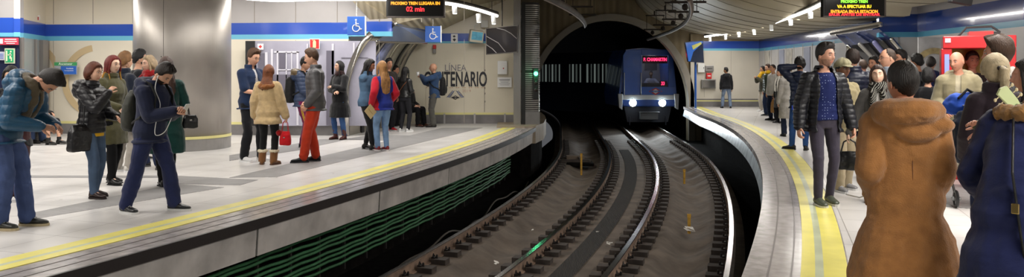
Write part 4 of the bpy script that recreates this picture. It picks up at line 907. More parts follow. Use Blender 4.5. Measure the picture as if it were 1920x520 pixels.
def add_hand(mb, Wp, dr, nrm, thumb, mi, curl=.5, size=1.0, spread=0.0, lod=1):
    """Wp wrist, dr direction of the fingers, nrm normal of the back of the hand, thumb = +1/-1 side"""
    d = Vector(dr).normalized(); nb = Vector(nrm); nb = (nb-d*nb.dot(d)).normalized(); sd = d.cross(nb)*thumb
    def ringp(c, w_, t_, n=10): return [tuple(c+sd*(math.cos(2*PI*i/n)*w_)+nb*(math.sin(2*PI*i/n)*t_)) for i in range(n)]
    s = size; W0 = Vector(Wp)-d*.02
    mb.loft([ringp(W0, .026*s, .020*s), ringp(Wp+d*.012*s, .029*s, .018*s), ringp(Wp+d*.045*s, .040*s, .016*s), ringp(Wp+d*.082*s, .040*s, .0135*s), ringp(Wp+d*.094*s, .036*s, .009*s)], mi)
    for k, (off, L_) in enumerate(((.029, .068), (.010, .077), (-.010, .071), (-.029, .056))):
        p = Wp+d*.083*s+sd*off*s; a = 0; pts = [p]; dd = d+sd*off*spread*12
        for q, f_ in enumerate((.45, .31, .24)):
            a += curl*(1.0 if q else .7); v = (dd*math.cos(a)-nb*math.sin(a)).normalized(); p = p+v*L_*s*f_; pts.append(p)
        mb.tube(pts, [.0092*s, .0088*s, .0078*s, .006*s], 6, ref=sd, mi=mi)
    p = Wp+d*.028*s+sd*.028*s; v = (d*.62+sd*.70-nb*.25).normalized(); v2 = (d*.9+sd*.25-nb*.35*(1+curl)).normalized()
    mb.tube([p, p+v*.036*s, p+v*.036*s+v2*.028*s, p+v*.036*s+v2*.05*s], [.013*s, .0115*s, .0098*s, .007*s], 7, ref=nb, mi=mi)
def ik(a, t, l1, l2, pole):
    a = Vector(a); t = Vector(t); v = t-a; L_ = min(v.length, (l1+l2)*.998); v.normalize(); t = a+v*L_
    x = (l1*l1-l2*l2+L_*L_)/(2*L_); h = math.sqrt(max(0, l1*l1-x*x)); p = Vector(pole); p = (p-v*p.dot(v)).normalized(); return a+v*x+p*h, t
EYEW = pm('eye_white', (.42, .38, .36), .3)
def person(label, px, yf, ytop, face_dir, top=None, legs=None, shoe=None, hair=None, skin='c99a80', female=False, girth=1.0,
           lean=0, side=0, head=(0, 0, 0), hands=None, feet=None, sit=None, face=True, H=None, lod=None, xyz=None, curl=(.5, .5), bare=None,
           handdir=(None, None), extra=None, name='person', beard=None, glasses=None, poles=(None, None), cat='person', grp=None, headbent=0):
    """face_dir in degrees: 0 towards the camera, 90 towards the right of the picture, 180 away, -90 left"""
    if xyz: x, y, z0 = xyz; s = F/y
    else: x, y, s = W(px, yf); z0 = 0
    if H is None: H = (yf-ytop)/s+headbent
    S = H/1.75; yaw = PI+math.radians(face_dir)
    root = thing(name, label, cat, (x, y, z0), yaw, grp, S)
    seed = abs(hash_(label)) % 97
    vox = .009 if s > 135 else (.011 if s > 85 else .015)
    if s > 250: vox = .009
    N_ = 40 if s > 85 else 28
    fem = female; wsh = (.142 if fem else .160)*girth; 
    zp = .95 if sit is None else sit+.09
    top = dict(dict(col='222222', t=.025, hem=.80, sleeve=1, kind='cloth', flare=.0), **(top or {})); legs = dict(dict(col='1a2340', t=.012, slim=0, kind='denim', len=0), **(legs or {})); shoe = dict(dict(col='111111', sole='bbbbbb', kind='sneaker'), **(shoe or {})); hair = dict(dict(kind='short', col='1c1410'), **(hair or {}))
    # torso frame
    if sit is None and feet: zp = min(.95, math.sqrt(.826**2-min(.5, max(math.hypot(f[0]-(.088 if i_ == 0 else -.088), f[1]) for i_, f in enumerate(feet)))**2)+.137)
    pv = Vector((0, 0, zp)); la = math.radians(lean); sa = math.radians(side)
    def TB(p, k=None):
        p = Vector(p)+Vector((0, 0, zp-.95)); f = float(sstep(zp-.02, zp+.30, p.z)) if k is None else k
        R = Euler((-la*f, sa*f, 0)).to_matrix(); return R @ (p-pv)+pv
    def TR(z):
        f = float(sstep(-.02, .30, z-.95)); return Euler((-la*f, sa*f, 0)).to_matrix()
    def tring(z, rx, ry, yo=0, n=20, t=0, sq=2.3):
        R = TR(z); c = TB((0, yo, z)); out = []
        for i in range(n):
            a = 2*PI*i/n; ca, sa_ = math.cos(a), math.sin(a); e = 2/sq
            out.append(tuple(c+R @ Vector(((rx+t)*math.copysign(abs(ca)**e, ca), (ry+t)*math.copysign(abs(sa_)**e, sa_), 0))))
        return out
    g = girth
    TOR = [(.84, .150, .105, -.01), (.93, .165, .118, -.012), (1.03, .145, .104, 0), (1.12, .138, .100, .004), (1.24, .155, .112, .006), (1.34, .160, .110, 0), (1.39, .135, .095, -.005), (1.445, .080, .068, -.008), (1.485, .060, .056, -.004)]
    if fem: TOR = [(.84, .155, .108, -.012), (.93, .168, .118, -.014), (1.03, .140, .10, 0), (1.12, .122, .092, .003), (1.24, .140, .115, .014), (1.34, .140, .101, .004), (1.39, .118, .086, -.004), (1.445, .070, .062, -.006), (1.485, .052, .050, -.002)]
    TOR = [(z, rx*g, ry*g, yo) for z, rx, ry, yo in TOR]
    sh = [TB((sx*wsh, -.005, 1.375)) for sx in (1, -1)]
    ahd = handdir
    if hands is None: hands = ((.24, .03, .80), (-.24, .03, .80))
    l1, l2 = .285, .255
    arms = []
    for i, (sx, h) in enumerate(zip((1, -1), hands)):
        h = Vector(h)+Vector((0, 0, 0)); pole = poles[i] or (sx*.6, -1, -.2); e, w_ = ik(sh[i], h, l1, l2, pole); arms.append((sh[i], e, w_))
    # legs
    if feet is None: feet = ((.10, .02, 8), (-.11, -.03, 8))
    hips = [Vector((sx*.088*g, 0, zp-.05)) for sx in (1, -1)]; lg = []
    for i, (sx, f) in enumerate(zip((1, -1), feet)):
        fz = f[3] if len(f) > 3 else 0; an = Vector((f[0], f[1], .085+fz)); k_, an = ik(hips[i], an, .414, .416, (sx*.12, 1, 0)); lg.append((hips[i], k_, an, math.radians(-f[2]*sx), (f[4] if len(f) > 4 else 0)))
    # head
    nb = TB((0, -.005, 1.455)); nR = TR(1.5) @ Euler((-math.radians(head[0])*.5, 0, math.radians(head[1])*.4)).to_matrix(); hR = TR(1.5) @ (Euler((0, 0, math.radians(head[1]))).to_matrix() @ Euler((-math.radians(head[0]), math.radians(head[2]), 0)).to_matrix())
    nt_ = nb+nR @ Vector((0, .012, .062)); hc = nt_+hR @ Vector((0, .020, .100*1.08))
    if headbent: pass
    HM = Matrix.Translation(hc) @ hR.to_4x4() @ Matrix.Scale(1.08, 4)
    # --- body
    mb = MB(); mb.loft([tring(z, rx*.93, ry*.93, yo) for z, rx, ry, yo in TOR])
    mb.tube([nb-Vector((0, 0, .03)), nt_, hc+hR @ Vector((0, -.015, -.03))], [.056*g if not fem else .047, .052*g if not fem else .044, .05], 12)
    for a, e, w_ in arms:
        mb.tube([a, a.lerp(e, .5), e], [.050*g, .044*g, .037*g], 10); mb.tube([e, e.lerp(w_, .35), w_], [.037*g, .037*g, .024], 10)
    for h_, k_, an, fy, li in lg:
        mb.tube([h_, h_.lerp(k_, .5), k_], [.072*g, .060*g, .042*g], 12); mb.tube([k_, k_.lerp(an, .3), an+Vector((0, 0, .0))], [.042*g, .044*g, .030], 12)
        mb.tube([an, an+Vector((-math.sin(fy)*.10, math.cos(fy)*.10, -.045))], [.033, .026], 8)
    bme = remesh(mb, max(vox, .011), 4)
    n0 = bmesh.new(); n0.from_mesh(bme)
    ex = MB(); add_head(ex, HM, fem, 0, 1, 2, 3, face, N_, int(N_*.75))
    for i, (a, e, w_) in enumerate(arms):
        d = (w_-e).normalized(); hd = Vector(ahd[i]) if ahd[i] is not None else d; sx = (1, -1)[i]
        hd = (hd.normalized()*.999+Vector((0, .001, 0)))
        up = Vector((0, 0, 1)); out = Vector((sx, 0, 0))
        nrm = out if abs(hd.z) > .7 else (up*.7+out*.7)
        add_hand(ex, w_, hd, nrm, 1 if (Vector(hd).cross(nrm)).y*1 >= 0 else -1, 0, curl[i], 1.0 if not fem else .9)
    tm = ex.mesh('t', True); n0.from_mesh(tm); me = bpy.data.meshes.new('body'); n0.to_mesh(me); n0.free(); bpy.data.meshes.remove(tm); bpy.data.meshes.remove(bme)
    me.polygons.foreach_set('use_smooth', [True]*len(me.polygons))
    lipc = tuple(np.clip(np.array(hexc(skin))*np.array([.85, .5, .5]), 0, 1)); lip = pm('lips_'+skin, lipc, .45)
    bc = hair['col'] if hair['kind'] != 'bald' else '3a2a20'
    link('body', me, [skinm(skin), lip, EYEW, pm('eye_dark', (.02, .012, .01), .3)], root)
    # --- hair
    add_hair(root, HM, hR, hc, hair, fem, TR, nb, seed, N_)
    if beard:
        ux, uy, uz = headshape(N_, int(N_*.75)); x_, y_, z_ = headpos(ux, uy, uz, fem)
        mk = sstep(-.012, -.045, z_)*sstep(-.35, .1, uy)*(1-G(x_, z_, 0, -.058, .022, .010))*sstep(.0, .03, np.abs(z_+.035)+np.abs(x_)*.9) 
        hair_mesh(root, HM, x_, y_, z_, ux, uy, uz, mk, .0022, 'beard', hairm(beard), seed, N_)
    if glasses:
        m = MB()
        for sx in (-1, 1):
            arcp = [HM @ Vector((sx*.032+.021*math.cos(a), .094, .006+.016*math.sin(a))) for a in np.linspace(0, 2*PI, 13)]; m.tube(arcp, .0016, 5, round_=False)
            m.tube([HM @ Vector((sx*.053, .093, .010)), HM @ Vector((sx*.078, .04, .01)), HM @ Vector((sx*.08, -.01, .008))], .0016, 5)
        m.tube([HM @ Vector((-.011, .096, .01)), HM @ Vector((.011, .096, .01))], .0016, 5); m.build('glasses', pm('glasses_frame', (.05, .04, .04), .3), root)
    # --- upper garment
    mats = {'cloth': cloth, 'puff': puffm, 'wool': wool, 'leather': leather, 'denim': denim, 'dots': dotsm}
    def garment(T, nm, cutfn=None, solid=0):
        t = T['t']; mb = MB(); hem = T['hem']; R_ = []
        fl = T['flare']
        if hem < .84:
            hz = [hem, (hem+.84)/2] if hem > .6 else [hem, hem+(.84-hem)*.35, hem+(.84-hem)*.7]
            for z in hz:
                q = (.84-z)/.4; zz = z
                R_.append(tring(zz, TOR[0][1]+.028+T.get('body', 0)+fl*q, TOR[0][2]+.034+fl*.8*q, -.01, t=t))
        for z, rx, ry, yo in TOR:
            if z < hem: continue
            if z > 1.47: continue
            k = t*(1.0 if z < 1.40 else .7)
            R_.append(tring(z, rx+T.get('body', 0)*(1 if z < 1.4 else 0), ry+T.get('body', 0)*(1 if z < 1.4 else 0), yo, t=k))
        if len(R_) > 1: mb.loft(R_)
        mb.tube([TB((-wsh, -.005, 1.37)), TB((0, -.008, 1.40)), TB((wsh, -.005, 1.37))], [.055*g+t*.7, .06*g+t*.6, .055*g+t*.7], 12)
        if T['sleeve']:
            for a, e, w_ in arms:
                d = (w_-e).normalized(); we = w_-d*(.0 if T['sleeve'] == 1 else (1-T['sleeve'])*l2*2)
                if T['sleeve'] < .6: mb.tube([a, a.lerp(e, .85)], [.055*g+t, .050*g+t*.9], 12)
                else:
                    mb.tube([a, a.lerp(e, .5), e], [.056*g+t, .050*g+t, .043*g+t], 12); mb.tube([e, e.lerp(we, .5), we+d*.005], [.043*g+t, .040*g+t*.9, .031*g+t*.7+T.get('cuff', 0)], 12)
        if T.get('collar'):
            cr = T['collar']; 
            for k_ in range(12):
                a0, a1 = 2*PI*k_/12, 2*PI*(k_+1)/12
                if T.get('open') and (abs(((a0+a1)/2)-PI/2) < .5): continue
                f = lambda a, z: TB((math.cos(a)*(.068+t*.3), -.008+math.sin(a)*(.065+t*.3)+.004, z))
                mb.tube([f(a0, 1.475), f(a1, 1.475)], cr, 8); mb.tube([f(a0, 1.475+cr*1.1), f(a1, 1.475+cr*1.1)], cr*.8, 8)
        if T.get('hood'):
            hs = T['hood']
            for k_ in range(10):
                a0, a1 = PI*.02+PI*.96*k_/10, PI*.02+PI*.96*(k_+1)/10
                f = lambda a: TB((math.cos(a)*(.105+.02*hs), -.03-math.sin(a)*(.075+.05*hs), 1.455+.02*math.sin(a)-.01))
                mb.tube([f(a0), f(a1)], (.032+.018*hs)*(1+.25*math.sin(a0)), 10)
            if hs >= 2:
                for c_, r_ in (((0, -.135, 1.405), (.16, .10, .085)), ((.13, -.13, 1.385), (.115, .085, .060)), ((-.10, -.11, 1.43), (.11, .08, .055)), ((.03, -.175, 1.34), (.12, .06, .055)), ((.0, -.07, 1.455), (.14, .07, .05))): mb.ell(TB(c_), r_, 18, 12, R=TR(1.4))
            else: mb.ell(TB((0, -.115-.03*hs, 1.39)), (.11+.02*hs, .055+.03*hs, .075+.035*hs), 14, 10, R=TR(1.4))
        me = remesh(mb, vox, 3)
        if T.get('bottomcut', 1) and hem > .3 and False: pass
        k_ = T['kind']
        if k_ == 'puff': displace(me, quilt(T.get('q', .009), T.get('per', .075), seed))
        else: displace(me, folds(T.get('fold', .007), 7, seed))
        if T.get('bend'): pass
        if cutfn: cut(me, cutfn)
        o = link(nm, me, [mats[k_](T['col'])]+([mats[k_](T['col2'])] if T.get('col2') else []), root)
        if T.get('col2') and T.get('split'):
            cs = np.array([p.center for p in me.polygons]); idx = T['split'](cs).astype(int); me.polygons.foreach_set('material_index', idx)
        if solid: sm = o.modifiers.new('thickness', 'SOLIDIFY'); sm.thickness = solid; sm.offset = -1
        return o
    if top.get('open'):
        ow = top['open']; inner = dict(dict(col='888888', t=.010, hem=.86, sleeve=0, kind='cloth', flare=0), **top.get('inner', {})); garment(inner, 'shirt')
        def cf(c):
            f = sstep(zp-.02, zp+.30, c[:, 2]); yy = c[:, 1]-np.tan(la*f)*(c[:, 2]-zp)
            return (yy > .02) & (np.abs(c[:, 0]) < ow*(1-.35*sstep(.8, 1.35, c[:, 2]-zp+.95)*top.get('taper', 1))) & (c[:, 2]-zp+.95 < 1.50) & (c[:, 2] > top['hem']-.1+0*c[:, 0])
        garment(top, top.get('name', 'jacket'), cf, .012)
    else: garment(top, top.get('name', 'jacket'))
    # --- trousers
    if legs['kind'] != 'none':
        t = legs['t']; sl = legs['slim']; mb = MB(); mb.loft([tring(z, rx*.98, ry*.98, yo, t=t) for z, rx, ry, yo in TOR[:3]])
        for h_, k_, an, fy, li in lg:
            mb.tube([h_, h_.lerp(k_, .5), k_], [.090*g+t-.006*sl, .078*g+t-.008*sl, .058*g+t-.006*sl], 14)
            bot = an+(k_-an).normalized()*(.0+legs['len'])
            mb.tube([k_, k_.lerp(bot, .35), bot], [.058*g+t-.006*sl, .060*g+t-.010*sl, (.052 if not sl else .040)+t*1.0+legs.get('wide', 0)], 14)
        me = remesh(mb, vox, 3); kd_ = legs['kind']
        displace(me, folds(.010 if not sl else .006, 8, seed+5))
        link(legs.get('name', 'trousers'), me, [mats[kd_](legs['col'])], root)
        if legs.get('stripe'):
            for i, (h_, k_, an, fy, li) in enumerate(lg):
                sx = (1, -1)[i]; r = .085+t
                for dx, cc_ in ((-.012, legs['stripe']), (.012, legs['stripe'])):
                    MB().tube([h_+Vector((sx*r*.9, dx+.01, -.02)), h_.lerp(k_, .5)+Vector((sx*(r*.92), dx, 0)), k_+Vector((sx*(.060+t), dx, 0)), an+Vector((sx*(.05+t), dx, .02))], .007, 5).build('stripe', cloth(cc_), root)
    # --- shoes
    for i, (h_, k_, an, fy, li) in enumerate(lg):
        R = Matrix.Rotation(fy, 3, 'Z') @ Matrix.Rotation(math.radians(-li), 3, 'X'); c0 = Vector((an.x, an.y, an.z-.085)); sc = .92 if fem else 1.0
        def rg(yy, w_, h, z=0, n=14, hf=1): return [tuple(c0+R @ Vector((math.cos(2*PI*j/n)*w_*sc, (yy)*sc, z+h/2+(h/2)*max(-.92, math.sin(2*PI*j/n)*1.05 if hf else 0)))) for j in range(n)]
        mb = MB(); k = shoe['kind']; dz = .018
        mb.loft([rg(-.075, .022, .055, dz), rg(-.062, .034, .075, dz), rg(-.03, .038, .088, dz), rg(.03, .038, .085, dz), rg(.075, .043, .062, dz), rg(.12, .047, .048, dz), rg(.165, .041, .040, dz), rg(.19, .026, .03, dz), rg(.197, .010, .016, dz)])
        hh = {'sneaker': .105, 'boot': .26, 'ankle': .16, 'ugg': .24, 'low': .09}[k]; rr_ = {'sneaker': .038, 'boot': .050, 'ankle': .044, 'ugg': .064, 'low': .036}[k]
        up_ = (k_-an).normalized(); mb.tube([an+Vector((0, -.004, -.04)), an+up_*(hh-.085)], [rr_, rr_*(1.0 if hh < .2 else 1.1)], 12, round_=False)
        me = remesh(mb, vox*.8, 2); o = link('boot' if hh > .12 else 'shoe', me, [leather(shoe['col']) if k != 'ugg' else wool(shoe['col'])], root)
        mb = MB(); st = .024 if k != 'ankle' else .012
        mb.loft([[tuple(c0+R @ Vector((q[0]*sc, q[1]*sc, z))) for q in [(.0, -.082), (.028, -.072), (.040, -.03), (.040, .03), (.050, .11), (.044, .165), (.024, .197), (0, .205), (-.024, .197), (-.044, .165), (-.050, .11), (-.040, .03), (-.040, -.03), (-.028, -.072)]] for z in (0.0, st)])
        mb.build('sole', plain(shoe['sole'], .6), o)
        if k == 'ankle': MB().bb((c0.x-.02, c0.y-.05, 0), (c0.x+.02, c0.y-.01, .03)).build('heel', plain('111111', .5), o)
        if k == 'ugg':
            m = MB(); q = an+up_*(hh-.085)
            for j in range(12): a0 = 2*PI*j/12; a1 = 2*PI*(j+1)/12; m.tube([q+Vector((math.cos(a0)*.062, math.sin(a0)*.062, 0)), q+Vector((math.cos(a1)*.062, math.sin(a1)*.062, 0))], .028, 8)
            link('fur_cuff', displace(remesh(m, .010, 1), folds(.008, 40, seed)), [wool('d8ccb0')], root)
        if shoe.get('laces'):
            m = MB()
            for q in range(4): yy = .055+.02*q; z_ = .085-.011*q; m.tube([c0+R @ Vector((-.02, yy, z_)), c0+R @ Vector((0, yy, z_+.012)), c0+R @ Vector((.02, yy, z_))], .004, 5)
            m.build('laces', plain('dddddd', .7), o)
    P = dict(root=root, TB=TB, TR=TR, HM=HM, arms=arms, legs=lg, S=S, wsh=wsh, seed=seed, vox=vox, hc=hc, M=Matrix.Translation((x, y, z0)) @ Matrix.Rotation(yaw, 4, 'Z') @ Matrix.Scale(S, 4), nb=nb)
    if extra: extra(P)
    return P
def hash_(s):
    h = 7
    for c in s: h = (h*31+ord(c)) % 1000003
    return h
def hair_mesh(root, HM, x, y, z, ux, uy, uz, mk, thick, nm, mat, seed, n, inn=-.006, top=None):
    L_ = np.sqrt(x*x+y*y+z*z); nx, ny, nz = x/L_, y/L_, z/L_
    nn = vnoise(np.c_[(np.arctan2(ux, uy)*5).ravel(), (uz*2.0).ravel(), (uy*2).ravel()], seed).reshape(x.shape)
    off = inn+(thick*(1+.30*nn)-inn)*mk
    X = np.c_[(x+nx*off).ravel(), (y+ny*off).ravel(), (z+nz*off).ravel()]; mm = x.shape[0]
    V = [Vector(p) for p in X]; tp = Vector((0, 0, float((z+nz*off)[0].mean())+.002)); V += [tp, Vector((0, -.01, -.09))]; Fc = []; a = mm*n
    for j in range(mm-1):
        for i in range(n): k = (i+1) % n; Fc.append((j*n+i, (j+1)*n+i, (j+1)*n+k, j*n+k))
    for i in range(n): k = (i+1) % n; Fc += [(a, i, k), (a+1, (mm-1)*n+k, (mm-1)*n+i)]
    mb = MB(); mb.add([tuple(HM @ v) for v in V], Fc); return mb.build(nm, mat, root, smooth=True)
def add_hair(root, HM, hR, hc, hair, fem, TR, nb, seed, N_):
    k = hair['kind']
    if k == 'bald': return
    mat = hairm(hair['col']); ux, uy, uz = headshape(N_, int(N_*.75)); x, y, z = headpos(ux, uy, uz, fem)
    # hairline height as a function of azimuth (0 front, pi back)
    az = np.abs(np.arctan2(ux, uy)); line = np.interp(az, [0, .55, .95, 1.25, 1.7, 2.3, PI], hair.get('line', [.62, .60, .48, .02, -.12, -.48, -.62] if k in ('short', 'curly', 'buzz', 'quiff') else [.58, .56, .40, -.05, -.5, -.75, -.8]))
    mk = sstep(line, line+.13, uz); th = hair.get('thick', {'short': .016, 'curly': .026, 'buzz': .007, 'bob': .026, 'long': .018, 'ponytail': .013, 'bun': .013, 'quiff': .02, 'fringe': .006}.get(k, .016))
    th_ = th*(1+.55*sstep(.3, .9, uz)*(k in ('short', 'quiff', 'curly'))+.8*sstep(.2, .8, uy)*sstep(.4, .7, uz)*(k == 'quiff'))
    if k in ('short', 'quiff', 'buzz'): th_ = th_*(.30+.70*sstep(-.25, .65, uz))
    if k == 'fringe': mk = mk*sstep(.45, .25, uz)
    if k == 'bob': th_ = th_*(1+.5*sstep(.2, -.4, uz))
    o = hair_mesh(root, HM, x, y, z, ux, uy, uz, mk, th_, 'hair', mat, seed, N_)
    if k == 'curly':
        displace(o.data, folds(.008, 45, seed))
    H_ = lambda p: HM @ Vector(p)
    if k in ('long', 'bob'):
        ln = hair.get('len', .30 if k == 'long' else .06); m = MB(); col2 = hair.get('col2')
        def ring(c, rx, ry, R, n=26):
            return [tuple(c+R @ Vector((rx*math.cos(2*PI*i/n)*(1+.05*math.sin(i*2.4+seed)), ry*math.sin(2*PI*i/n)*(1+.08*math.sin(i*3.1)), 0))) for i in range(n)]
        R1 = hR; I3 = TR(1.3); back = H_((0, -.045, -.06))
        rings = [ring(H_((0, -.030, .03)), .082, .080, R1), ring(H_((0, -.036, -.02)), .090, .080, R1), ring(H_((0, -.045, -.075)), .092, .066, R1)]
        if k == 'long':
            b0 = H_((0, -.045, -.075)); sh_ = nb+I3 @ Vector((0, -.095-hair.get('out', 0), -.06)); rings.append(ring(b0.lerp(sh_, .5), .098, .052, R1)); rings.append(ring(sh_, .105*hair.get('w', 1), .038, I3))
            e = sh_+I3 @ Vector((0, -.015, -(ln-.1))); rings.append(ring(sh_.lerp(e, .5), .105*hair.get('w', 1), .034, I3)); rings.append(ring(e, .075*hair.get('w', 1), .020, I3)); rings.append(ring(e+I3 @ Vector((0, 0, -.03)), .03, .008, I3))
        else: rings.append(ring(H_((0, -.045, -.075-ln)), .080, .055, R1))
        m.loft(rings)
        if hair.get('front', 1):
            fl = hair.get('flen', ln*.7 if k == 'long' else .04)
            for sx in (-1, 1):
                m.tube([H_((sx*.050, .045, .085)), H_((sx*.078, .040, .03)), H_((sx*.086, .030, -.04)), H_((sx*.084, .022, -.11)), H_((sx*.080, .015, -.13))+Vector((sx*.01, .03 if k == 'long' else 0, -fl))], [.010, .014, .016, .015, .008], 8)
        me = remesh(m, .010, 2); displace(me, lambda co, no: co+no*(.006*vnoise(co*np.array([38, 38, 5]), seed)+.003*vnoise(co*np.array([80, 80, 9]), seed+1))[:, None])
        oo = link('hair_lengths', me, [mat]+([hairm(col2)] if col2 else []), root)
        if col2:
            zc = (H_((0, 0, -.09))).z; cs = np.array([p.center for p in me.polygons]); me.polygons.foreach_set('material_index', (cs[:, 2]+.05*vnoise(cs*30, 2) < zc).astype(int))
    if k == 'ponytail':
        m = MB(); m.ell(H_((0, -.10, .02)), (.028, .025, .026), 12, 8, R=hR); b = H_((0, -.115, .02))
        m.tube([b, b+Vector((0, -.045, -.02)), b+Vector((0, -.055, -.10)), b+Vector((0, -.035, -.19)), b+Vector((0, -.03, -.24))], [.022, .034, .036, .028, .010], 12)
        me = remesh(m, .008, 2); displace(me, lambda co, no: co+no*(.006*vnoise(co*np.array([50, 50, 7]), seed))[:, None]); link('ponytail', me, [mat], root)
        MB().tube([H_((-.02, -.118, .02)), H_((.02, -.118, .02))], .018, 8).build('hair_tie', plain('2a2020'), root)
    if k == 'bun': m = MB(); m.ell(H_((0, -.115, .045)), (.042, .036, .040), 16, 12, R=hR); me = m.mesh('b', True); displace(me, folds(.005, 40, seed)); link('hair_bun', me, [mat], root)
# accessories -------------------------------------------------------------
def at(P, p): return P['M'] @ Vector(p)
def wthing(P, name, label, cat, p):
    o = thing(name, label, cat, tuple(at(P, p)), P['root'].rotation_euler.z, None, P['S']); return o
def scarf(P, col, r=.034, tail=0, kind=wool, nm='scarf'):
    m = MB(); TB = P['TB']
    for z, rr in ((1.465, r), (1.50, r*.9)):
        for k in range(14):
            a0, a1 = 2*PI*k/14, 2*PI*(k+1)/14; f = lambda a: TB((math.cos(a)*(.075), math.sin(a)*.078-.0, z+.008*math.sin(a*3)))
            m.tube([f(a0), f(a1)], rr, 8)
    if tail:
        for sx in (-1, 1): m.tube([TB((sx*.045, .085, 1.45)), TB((sx*.06, .135, 1.35)), TB((sx*.06, .15, 1.45-tail*.6)), TB((sx*.065, .14, 1.45-tail))], [r, r*1.2, r*1.2, r*1.1], 8, flat=.6)
    link(nm, displace(remesh(m, P['vox'], 2), folds(.007, 22, P['seed']+9)), [kind(col)], P['root'])
def backpack(P, label, col, w_=.30, h=.44, d=.17, z=1.17, straps=True, t=.03):
    c = P['TB']((0, -.12-t-d*.5, z)); o = wthing(P, 'backpack', label, 'backpack', c); R = P['TR'](1.3)
    m = MB(); rr = []
    for k, s_ in ((-1, .75), (-.85, .95), (-.3, 1.05), (.3, 1.0), (.75, .85), (1, .5)):
        rr.append([tuple(R @ Vector((math.copysign(abs(math.cos(a))**.6, math.cos(a))*w_/2*s_, math.copysign(abs(math.sin(a))**.7, math.sin(a))*d/2*s_, k*h/2))) for a in np.linspace(0, 2*PI, 20, endpoint=False)])
    m.loft(rr); link('bag_body', displace(remesh(m, .011, 2), folds(.008, 12, P['seed'])), [cloth(col, .6)], o)
    m = MB(); m.ell(R @ Vector((0, -d*.5, -h*.17)), (w_*.36, .045, h*.24), 16, 10, R=R); m.build('front_pocket', cloth(col, .6), o, smooth=True)
    m = MB(); m.tube([R @ Vector((-.04, .02, h*.5)), R @ Vector((0, .02, h*.57)), R @ Vector((.04, .02, h*.5))], .010, 6); m.build('top_loop', cloth('151515'), o)
    m = MB(); m.tube([R @ Vector((-w_*.36, -d*.36, h*.2)), R @ Vector((0, -d*.47, h*.30)), R @ Vector((w_*.36, -d*.36, h*.2))], .004, 5); m.build('zip', plain('555555', .4), o)
    if straps:
        for sx in (-1, 1):
            pts = [P['TB'](q) for q in ((sx*.09, -.13-t, 1.36), (sx*.105, -.06, 1.455+t), (sx*.115, .05, 1.44+t*.8), (sx*.125, .10+t*1.25, 1.34), (sx*.135, .10+t*1.2, 1.22), (sx*.16+sx*t, .02, 1.10), (sx*.12, -.12-t, 1.02))]
            m = MB(); m.tube([p-c for p in pts], .017, 6, flat=.5); m.build('shoulder_strap', cloth('141414'), o)
    return o
def handbag(P, label, col, hand=0, size=(.28, .10, .22), drop=.22, kind=leather, p=None, strap_r=.008, name='handbag', long_=None):
    w_ = P['arms'][hand][2]; c = Vector(p) if p is not None else Vector((w_.x, w_.y+.0, w_.z-.08-drop-size[2]/2)); o = wthing(P, name, label, 'bag', c)
    m = MB(); rr = []
    for k, s_ in ((-1, .85), (-.88, 1.0), (-.2, 1.02), (.5, .92), (1, .72)):
        rr.append([(math.copysign(abs(math.cos(a))**.5, math.cos(a))*size[0]/2*s_, math.copysign(abs(math.sin(a))**.7, math.sin(a))*size[1]/2*(s_ if k < .9 else .35), k*size[2]/2) for a in np.linspace(0, 2*PI, 20, endpoint=False)])
    m.loft(rr); link('bag_body', displace(remesh(m, .009, 1), folds(.006, 14, P['seed'])), [kind(col)], o)
    for s_ in (-1, 1):
        m = MB(); z1 = size[2]/2
        pts = long_ and [Vector(q)-c for q in long_] or [(-.3*size[0], s_*.02, z1*.85), (-.2*size[0], s_*.02, z1+drop*.75), (0, s_*.012, z1+drop), (.2*size[0], s_*.02, z1+drop*.75), (.3*size[0], s_*.02, z1*.85)]
        m.tube(pts, strap_r, 6); m.build('strap', kind(col), o, smooth=True)
        if long_: break
    m = MB(); m.box((0, -size[1]/2-.0, .02), (.03, .012, .02)); m.build('clasp', STEELB, o)
    return o
def phone(P, label, hand=0, off=(0, .09, .02), tilt=.9, col='1a1a1c', case=None):
    w_ = P['arms'][hand][2]; o = wthing(P, 'phone', label, 'phone', w_+Vector(off)); R = Euler((-tilt, 0, 0)).to_matrix()
    MB().box((0, 0, 0), (.072, .145, .009), rot=Euler((tilt, 0, 0)).to_matrix()).build('case', plain(col, .3), o, bevel=.003)
    R = Euler((tilt, 0, 0)).to_matrix(); MB().box(tuple(R @ Vector((0, 0, .0055))), (.064, .13, .002), rot=R).build('screen', glow('phone_screen', (.7, .8, 1), .8), o); return o
def headwear(P, col, kind='beanie', band=None, mat=wool, peak=False, nm='beanie'):
    ux, uy, uz = headshape(28, 20); x, y, z = headpos(ux, uy, uz); az = np.abs(np.arctan2(ux, uy)); line = np.interp(az, [0, 1.4, PI], [.36, .25, -.05]) 
    mk = sstep(line, line+.08, uz); hair_mesh(P['root'], P['HM'], x, y, z, ux, uy, uz, mk, .030 if nm == 'beanie' else .034, nm, mat(col), 3, 28)
    if peak:
        m = MB(); Hm = P['HM']; pts = [(-.07, .075, .045), (-.045, .135, .032), (0, .155, .028), (.045, .135, .032), (.07, .075, .045), (0, .09, .055)]
        V = [tuple(Hm @ Vector(p)) for p in pts]+[tuple(Hm @ (Vector(p)+Vector((0, 0, .008)))) for p in pts]; n = 6
        m.add(V, [tuple(range(n)), tuple(range(2*n-1, n-1, -1))]+[(i, (i+1) % n, (i+1) % n+n, i+n) for i in range(n)]); m.build('peak', mat(col), P['root'])
